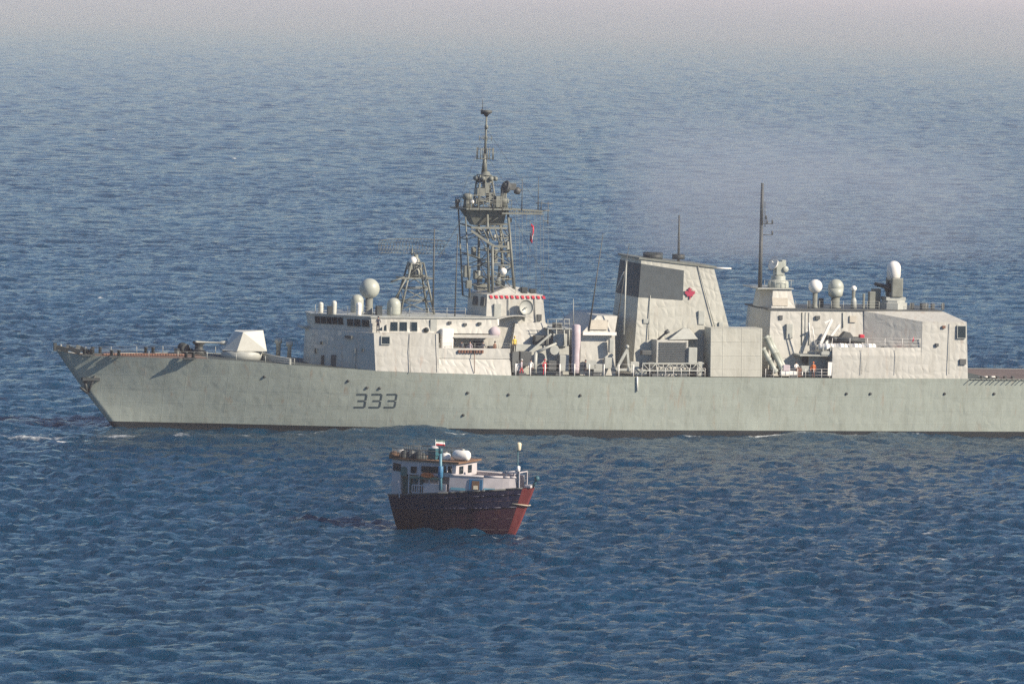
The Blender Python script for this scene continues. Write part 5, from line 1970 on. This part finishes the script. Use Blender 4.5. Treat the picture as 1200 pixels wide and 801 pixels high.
# broad raked red stem
mb = MB()
for s in (1,):
    f = [[(r[-1][0] - 0.02, -r[-1][1], r[-1][2]), (r[-1][0] - 0.02, r[-1][1], r[-1][2]), (r[-1][0] + (0.55 + 0.25 * max(lvl[i], 0)), 0.22, r[-1][2] + 0.05 * max(lvl[i], 0)), (r[-1][0] + (0.55 + 0.25 * max(lvl[i], 0)), -0.22, r[-1][2] + 0.05 * max(lvl[i], 0))] for i, r in enumerate(rows)]
    mb.loft(f)
stem = mb.build("stem", M["dhow_red"], dhow)
mb = MB()
xt = rows[-1][-1][0] + 0.8
mb.box(xt - 0.75, xt - 0.1, -0.5, 0.5, zsh_b + 0.055, zsh_b + 0.30)
mb.build("stem_cap", M["dhow_white"], stem, 0.05)
mb = MB()
pt_ = Vector((xt - 0.1, 0, zsh_b + 0.1))
mb.tube(pt_, pt_ + Vector((0.35, 0, 0.75)), 0.13, 0.13, 10)
mb.lathe(pt_ + Vector((0.38, 0, 0.62)), [(0.0, -0.05), (0.20, 0), (0.26, 0.24), (0.16, 0.42), (0, 0.46)], 14)
mb.build("stem_head", M["dhow_teal"], stem)
mb = MB()
mb.path([(rows[7][-1][0] - 0.3, -rows[7][-1][1] - 0.35, rows[7][-1][2] + 0.3), (rows[7][-1][0] + 0.95, -0.25, rows[7][-1][2] + 0.15), (rows[7][-1][0] + 0.95, 0.25, rows[7][-1][2] + 0.15)], 0.06)
mb.build("rope", M["rope"], stem)
# rubbing strakes
for zi_, rr_ in ((7, 0.07), (10, 0.06)):
    mb = MB()
    for s in (-1, 1):
        MB().path([(p[0], s * (p[1] + 0.02), p[2]) for p in rows[zi_]], rr_, 6).build("rubbing_strake", M["dhow_navy"], dhull)
mb = MB()
for s in (-1, 1):
    MB().path([(p[0], s * (p[1] - 0.02), p[2] + 0.03) for p in rows[-1]], 0.09, 6).build("gunwale", M["mast_dark"], dhull)
# plank seams are shallow battens on the topsides
for k in (3, 5, 9):
    mb = MB()
    for s in (-1, 1):
        mb.path([(p[0], s * (p[1] + 0.005), p[2]) for p in rows[k]], 0.022, 4)
    mb.build("plank_batten", M["dhow_maroon"], dhull)
# deck
mb = MB()
dk = [(p[0], p[1] - 0.06, p[2] - 0.12) for p in rows[-1]]
for a, c in zip(dk[:-1], dk[1:]):
    mb.add([(a[0], -a[1], a[2]), (c[0], -c[1], c[2]), (c[0], c[1], c[2]), (a[0], a[1], a[2])], [[0, 1, 2, 3]])
mb.build("deck", M["wood"], dhow)

# two-storey house: plan narrows to the stern like the hull
def hw(x, inset):
    u = (x - xs_stern) / LD
    return dtop(min(1, max(0, u))) - inset


xu1 = DX(534, -2.35, 550)              # fore end of the upper storey on the starboard side
zl1, zu0_, zu1_ = DZ(560, -2.4, 500), DZ(557, -2.4, 500), DZ(541, -2.4, 500)
stA = xs_stern + 0.15
stB = xs_stern + 1.5
house = MB()
# starboard is -y
yA, yB, yC = 1.35, 2.2, 2.35
pA = lambda z, tp: [(stA, -yA + tp, z), (stB, -yB + tp, z), (xu1, -yC + tp, z)]
zdeck = zsh_s - 0.1
# lower storey, recessed amidships
house.sym([[(stA, -yA, zdeck), (stB - 0.02, -yB, zdeck)], [(stA, -yA + 0.05, zu1_), (stB - 0.02, -yB + 0.06, zu1_)]])
house.sym([[(stB, -yB + 0.75, zdeck), (xu1 - 0.4, -yC + 0.75, zdeck)], [(stB, -yB + 0.75, zu0_), (xu1 - 0.4, -yC + 0.75, zu0_)]])
# upper storey
house.sym([[(stB, -yB, zu0_), (xu1, -yC, zu0_)], [(stB, -yB + 0.08, zu1_), (xu1, -yC + 0.1, zu1_)]])
hs = house.build("deckhouse", M["dhow_white"], dhow)
mb = MB()
mb.sym([[(stA - 0.25, -yA - 0.15, zu1_ + 0.003), (stB - 0.1, -yB - 0.15, zu1_ + 0.003), (xu1 + 0.35, -yC - 0.15, zu1_ + 0.003)],
        [(stA - 0.25, -yA - 0.15, zu1_ + 0.16), (stB - 0.1, -yB - 0.15, zu1_ + 0.16), (xu1 + 0.35, -yC - 0.15, zu1_ + 0.16)]])
mb.build("roof", M["wood"], dhow)
ZRF = zu1_ + 0.16


def dpanel(px0, px1, py0, py1, y, mat, name, parent, proud=0.04, d=0.1):
    x0, x1 = DX(px0, y, (py0 + py1) / 2), DX(px1, y, (py0 + py1) / 2)
    z1, z0 = DZ(py0, y, px0), DZ(py1, y, px0)
    return MB().box(x0, x1, y - proud, y + d, z0, z1).build(name, M[mat], parent, 0.01)


# openings of the upper storey, starboard side
def arch(px0, px1, py0, py1, y, mat, name, parent):
    x0, x1 = DX(px0, y, py1), DX(px1, y, py1)
    z1, z0 = DZ(py0, y, px0), DZ(py1, y, px0)
    r = (x1 - x0) / 2
    pts = [(x0, z0), (x1, z0)] + [((x0 + x1) / 2 + r * math.cos(a), z1 - r + r * math.sin(a)) for a in [math.pi * i / 10 for i in range(11)]]
    return MB().loft([[(x, y - 0.05, z) for x, z in pts], [(x, y + 0.1, z) for x, z in pts]]).build(name, M[mat], parent)


arch(469.5, 477, 546, 557.5, -2.22, "dhow_green", "door", hs)
dpanel(481.5, 488, 546, 553.5, -2.26, "glass", "window", hs, 0.05)
dpanel(494, 513, 545.5, 553, -2.30, "glass", "window", hs, 0.05)
dpanel(517, 529, 545.5, 553, -2.32, "glass", "window", hs, 0.05)
for px in (519.5, 524):
    x = DX(px, -2.4, 550)
    MB().box(x - 0.05, x + 0.05, -2.46, -2.36, DZ(553, -2.4, px), DZ(545, -2.4, px)).build("window_post", M["dhow_white"], hs)
# openings on the fore face
for (ya_, yb_) in ((-1.6, -0.75), (0.3, 1.1)):
    MB().box(xu1 - 0.05, xu1 + 0.04, ya_, yb_, zu0_ + 0.25, zu1_ - 0.3).build("window", M["glass"], hs)
# stern-quarter windows
for k in range(3):
    a = lerp2((stA, -yA), (stB, -yB), 0.15 + k * 0.28)
    c = lerp2((stA, -yA), (stB, -yB), 0.15 + k * 0.28 + 0.2)
    mb = MB()
    d_v = Vector((c[0] - a[0], c[1] - a[1], 0)).normalized()
    nv = Vector((d_v.y, -d_v.x, 0))
    if nv.y > 0:
        nv = -nv
    f = lambda o: [Vector((a[0], a[1], zu0_ + 0.2)) + nv * o, Vector((c[0], c[1], zu0_ + 0.2)) + nv * o, Vector((c[0], c[1], zu1_ - 0.35)) + nv * o, Vector((a[0], a[1], zu1_ - 0.35)) + nv * o]
    mb.loft([f(-0.1), f(0.04)])
    mb.build("window", M["glass"], hs)
# posts and balustrade of the side gallery
mb = MB()
for px in (468.5, 479, 491, 503, 514):
    y = -2.3
    mb.box(DX(px, y, 570) - 0.05, DX(px, y, 570) + 0.05, y - 0.05, y + 0.05, zdeck, zu0_)
mb.build("gallery_post", M["dhow_white"], dhow)
mb = MB()
x0, x1 = DX(483, -2.4, 572), DX(497, -2.4, 572)
for zz in (DZ(568, -2.4, 490), DZ(577, -2.4, 490)):
    mb.box(x0, x1, -2.46, -2.38, zz - 0.05, zz + 0.05)
for i in range(6):
    x = x0 + (x1 - x0) * i / 5
    mb.box(x - 0.04, x + 0.04, -2.45, -2.39, DZ(577, -2.4, 490), DZ(568, -2.4, 490))
mb.build("balustrade", M["dhow_white"], dhow)
dpanel(469, 482, 559, 577, -1.75, "dhow_green", "door", hs, 0.06)
dpanel(484, 496, 560, 575, -1.78, "dhow_teal", "door", hs, 0.06)
dpanel(496, 523, 565.5, 577.5, -2.52, "dhow_white", "side_screen", dhow, 0.03)
dpanel(480, 520, 557.5, 560, -2.42, "dhow_green", "gallery_beam", dhow, 0.05)
# stair stringer at the gallery
mb = MB()
mb.bar(D(466, 563, -2.35), D(470, 578, -2.35), 0.06, 0.15)
mb.build("stair_rail", M["dhow_white"], dhow)

# foredeck bulwark with a blue framed door and a white top rail
mb = MB()
ubs = [0.50 + 0.5 * i / 12 for i in range(13)]
z_top = DZ(558.5, -2.3, 560)
pts2 = []
for u in ubs:
    xx = rows[-1][0][0] + (rows[-1][-1][0] - rows[-1][0][0]) * u
    pts2.append((xx, dtop(u) - 0.10, dsheer(u)))
pts2 = [p for p in pts2 if p[0] < DX(607, -1.0, 570)]
for s in (-1, 1):
    for a, c in zip(pts2[:-1], pts2[1:]):
        za_, zb_ = max(a[2] + 0.3, z_top), max(c[2] + 0.3, z_top)
        mb.loft([[(a[0], s * a[1], a[2] - 0.1), (c[0], s * c[1], c[2] - 0.1), (c[0], s * (c[1] - 0.09), c[2] - 0.1), (a[0], s * (a[1] - 0.09), a[2] - 0.1)],
                 [(a[0], s * (a[1] - 0.1), za_), (c[0], s * (c[1] - 0.1), zb_), (c[0], s * (c[1] - 0.19), zb_), (a[0], s * (a[1] - 0.19), za_)]])
blw = mb.build("bulwark", M["dhow_white"], dhow)
mb = MB()
for s in (-1, 1):
    MB().path([(p[0], s * (p[1] - 0.12), max(p[2] + 0.3, z_top) + 0.05) for p in pts2], 0.09, 8).build("top_rail", M["dhow_white"], blw)


def bw_y(x):
    return float(np.interp(x, [p[0] for p in pts2], [p[1] for p in pts2]))


def bpanel(px0, px1, py0, py1, mat, name, off):
    x0, x1 = DX(px0, -2.2, py1), DX(px1, -2.2, py1)
    for _ in range(3):
        x0, x1 = DX(px0, -bw_y(x0), py1), DX(px1, -bw_y(x1), py1)
    y0, y1 = -bw_y(x0) - off, -bw_y(x1) - off
    z1, z0 = DZ(py0, y0, px0), DZ(py1, y0, px0)
    mb = MB()
    mb.loft([[(x0, y0, z0), (x1, y1, z0), (x1, y1 + 0.16, z0), (x0, y0 + 0.16, z0)], [(x0, y0 + 0.09, z1), (x1, y1 + 0.09, z1), (x1, y1 + 0.22, z1), (x0, y0 + 0.22, z1)]])
    return mb.build(name, M[mat], blw)


bpanel(549.5, 565, 561, 573.5, "dhow_blue", "door_frame", 0.05)
bpanel(553, 561.5, 563, 573.2, "wood", "door", 0.08)
bpanel(555, 560, 567.5, 573, "cream", "sack_cloth", 0.11)
bpanel(528, 545, 570, 573.5, "dhow_cyan", "painted_band", 0.04)
bpanel(567, 580, 571, 573.5, "dhow_cyan", "painted_band", 0.04)
# goalpost frame at the fore end
mb = MB()
for px in (593, 608):
    mb.bar(D(px, 572, -0.9), D(px, 552, -0.9), 0.12, 0.14)
mb.bar(D(592, 553.5, -0.9), D(609, 553.5, -0.9), 0.12, 0.14)
mb.bar(D(592, 561, -0.9), D(609, 561, -0.9), 0.08, 0.1)
mb.bar(D(593, 553.5, -0.9), (D(593, 553.5, -0.9)[0], 0.9, D(593, 553.5, -0.9)[2]), 0.1, 0.1)
mb.bar(D(608, 553.5, -0.9), (D(608, 553.5, -0.9)[0], 0.9, D(608, 553.5, -0.9)[2]), 0.1, 0.1)
for px in (593, 608):
    q = D(px, 553.5, -0.9)
    mb.bar((q[0], 0.9, q[2]), (q[0], 0.9, D(px, 572, -0.9)[2]), 0.12, 0.14)
mb.build("bow_frame", M["dhow_white"], dhow)
# fore mast with lamp
mb = MB()
mb.tube(D(606.5, 572, -0.5), D(606.8, 524, -0.5), 0.09, 0.06, 8)
fm_ = mb.build("foremast", M["dhow_teal"], dhow)
x, y, z = D(608.0, 523, -0.5)
MB().lathe((x, y, z - 0.38), [(0.1, 0), (0.20, 0.1), (0.24, 0.62), (0.18, 0.74), (0, 0.78)], 12).build("lamp", M["cream"], fm_)
x, y, z = D(607.5, 549, -0.6)
MB().lathe((x, y, z - 0.25), [(0.1, 0), (0.17, 0.1), (0.17, 0.45), (0, 0.55)], 10).build("lamp", M["white_paint"], fm_)
# blue mast beside the house
mb = MB()
mb.tube(D(516.3, 574, -2.75), D(516.3, 527, -2.75), 0.16, 0.13, 10)
mm = mb.build("mainmast", M["dhow_cyan"], dhow)
MB().lathe(D(516.3, 553, -2.75), [(0.2, -0.5), (0.24, -0.45), (0.24, 0.5), (0.2, 0.55)], 10).build("mast_band", M["dhow_blue"], mm)
MB().lathe(D(516.3, 529, -2.75), [(0.14, -0.15), (0.2, -0.1), (0.2, 0.3), (0.0, 0.35)], 10).build("mast_cap", M["dhow_teal"], mm)
# roof railing with dark gear lashed along it
mb = MB()
zr_ = ZRF
rp = [(stA, -yA), (stB, -yB), (xu1 - 1.6, -yC)]
for (a, c) in zip(rp[:-1], rp[1:]):
    for i in range(9):
        q = lerp2(a, c, i / 8)
        for s in (-1, 1):
            mb.tube((q[0], s * q[1], zr_), (q[0], s * q[1], zr_ + 0.85), 0.03, 0.03, 5)
    for hh_ in (0.45, 0.85):
        for s in (-1, 1):
            mb.tube((a[0], s * a[1], zr_ + hh_), (c[0], s * c[1], zr_ + hh_), 0.03, 0.03, 5)
mb.build("roof_rail", M["mast_dark"], dhow)
# bridge cabin on the roof
mb = MB()
mb.box(DX(503, -1.2, 535), DX(512, -1.2, 535), -1.5, -0.3, ZRF, ZRF + 1.0)
rc = mb.build("roof_locker", M["dhow_teal"], dhow, 0.04)
mb = MB()
x, y, z = D(509, 527, -0.9)
mb.ball((x, y, ZRF + 1.0), 0.38, 14, 0.6, 0.0)
mb.build("vent_cap", M["dhow_white"], rc)
mb = MB()
mb.tube(D(510.5, 530, -0.9), D(510.5, 514.5, -0.9), 0.035, 0.025, 6)
mb.build("flag_pole", M["white_paint"], dhow)
mb = MB()
mb.tube(D(485, 533, -1.5), D(485, 514, -1.5), 0.025, 0.02, 5)
mb.tube(D(491, 533, -1.0), D(491, 520, -1.0), 0.02, 0.02, 5)
mb.tube(D(527, 541, -2.4), D(530, 556, -2.3), 0.03, 0.03, 5)
mb.build("aerial", M["mast_dark"], dhow)

# ---- things carried on the dhow
def dworld(p):
    return DM @ Vector(p)


fl = empty("flag", dworld(D(510.6, 515.2, -0.9)), R(12), "green white and red flag flying above the dhow's roof", "flag")
mb = cloth(0.85, 0.5, [0, 1, 2], 0.07)
fo_ = mb.build("flag_cloth", [M["dhow_green"], M["white_paint"], M["red"]], fl)
sd = fo_.modifiers.new("thick", 'SOLIDIFY')
sd.thickness = 0.015
tank = empty("water_tank", dworld((DX(541, -0.9, 535), -0.9, ZRF)), R(DH), "large rounded white tank on the fore end of the dhow's roof", "tank")
mb = MB()
mb.lathe((0, 0, 0.50), [(0.0, -0.80), (0.35, -0.76), (0.46, -0.62), (0.50, 0.0), (0.46, 0.62), (0.35, 0.76), (0.0, 0.80)], 18, (1, 0, 0))
mb.build("shell", M["white_paint"], tank)
MB().box(-0.5, 0.5, -0.35, 0.35, 0.0, 0.12).build("cradle", M["wood"], tank)
MB().lathe((0.1, 0, 0.98), [(0.16, 0), (0.16, 0.1), (0, 0.11)], 10).build("hatch", M["fitting_grey"], tank)
t2 = empty("water_tank", dworld((DX(522.5, -0.6, 535), -0.6, ZRF)), R(DH), "small white tank between the blue mast and the large tank", "tank")
MB().lathe((0, 0, 0), [(0.42, 0), (0.45, 0.1), (0.45, 0.42), (0.3, 0.58), (0.0, 0.62)], 16).build("shell", M["white_paint"], t2)
MB().lathe((0, 0, 0.6), [(0.14, 0), (0.14, 0.08), (0, 0.09)], 10).build("lid", M["fitting_grey"], t2)
for i, (px, y, mt, h, lab) in enumerate(((462, -1.0, "wood", 0.55, "brown bundle at the stern corner of the dhow's roof"), (474, -1.6, "dark_paint", 0.75, "dark bundle second from the stern on the dhow's roof"), (482, -1.5, "mast_dark", 0.8, "dark bundle in the middle of the dhow's roof rail"), (491, -1.7, "dark_paint", 0.75, "dark bundle next to the teal roof locker"))):
    bb = MB()
    bb.ball((0, 0, 0), 0.5, 12, h / 0.5, 0.0)
    bb.ball((0.35, 0.1, 0), 0.4, 12, h / 0.5, 0.0)
    o = bb.build("bundle", M[mt])
    o.location = dworld((DX(px, y, 535), y, ZRF))
    o.rotation_euler = (0, 0, R(DH))
    tag(o, lab, "bundle", "bundles on the dhow's roof")
o = MB().lathe((0, 0, 0), [(0.28, 0), (0.30, 0.3), (0.28, 0.34), (0.30, 0.62), (0.27, 0.66), (0, 0.66)], 14).build("drum", M["white_paint"])
o.location = dworld((DX(470, -0.7, 535), -0.7, ZRF))
tag(o, "white drum near the stern of the dhow's roof", "drum")
lb = MB()
for i in range(16):
    a, c = 2 * math.pi * i / 16, 2 * math.pi * (i + 1) / 16
    lb.tube((0.55 * math.cos(a), 0, 0.12 * math.sin(a)), (0.55 * math.cos(c), 0, 0.12 * math.sin(c)), 0.11, 0.11, 8)
o = lb.build("life_ring", M["orange"])
o.location = dworld(D(500.5, 556.5, -2.58))
o.rotation_euler = (0, 0, R(DH))
tag(o, "flat orange life ring hung under the dhow's long window", "life ring")
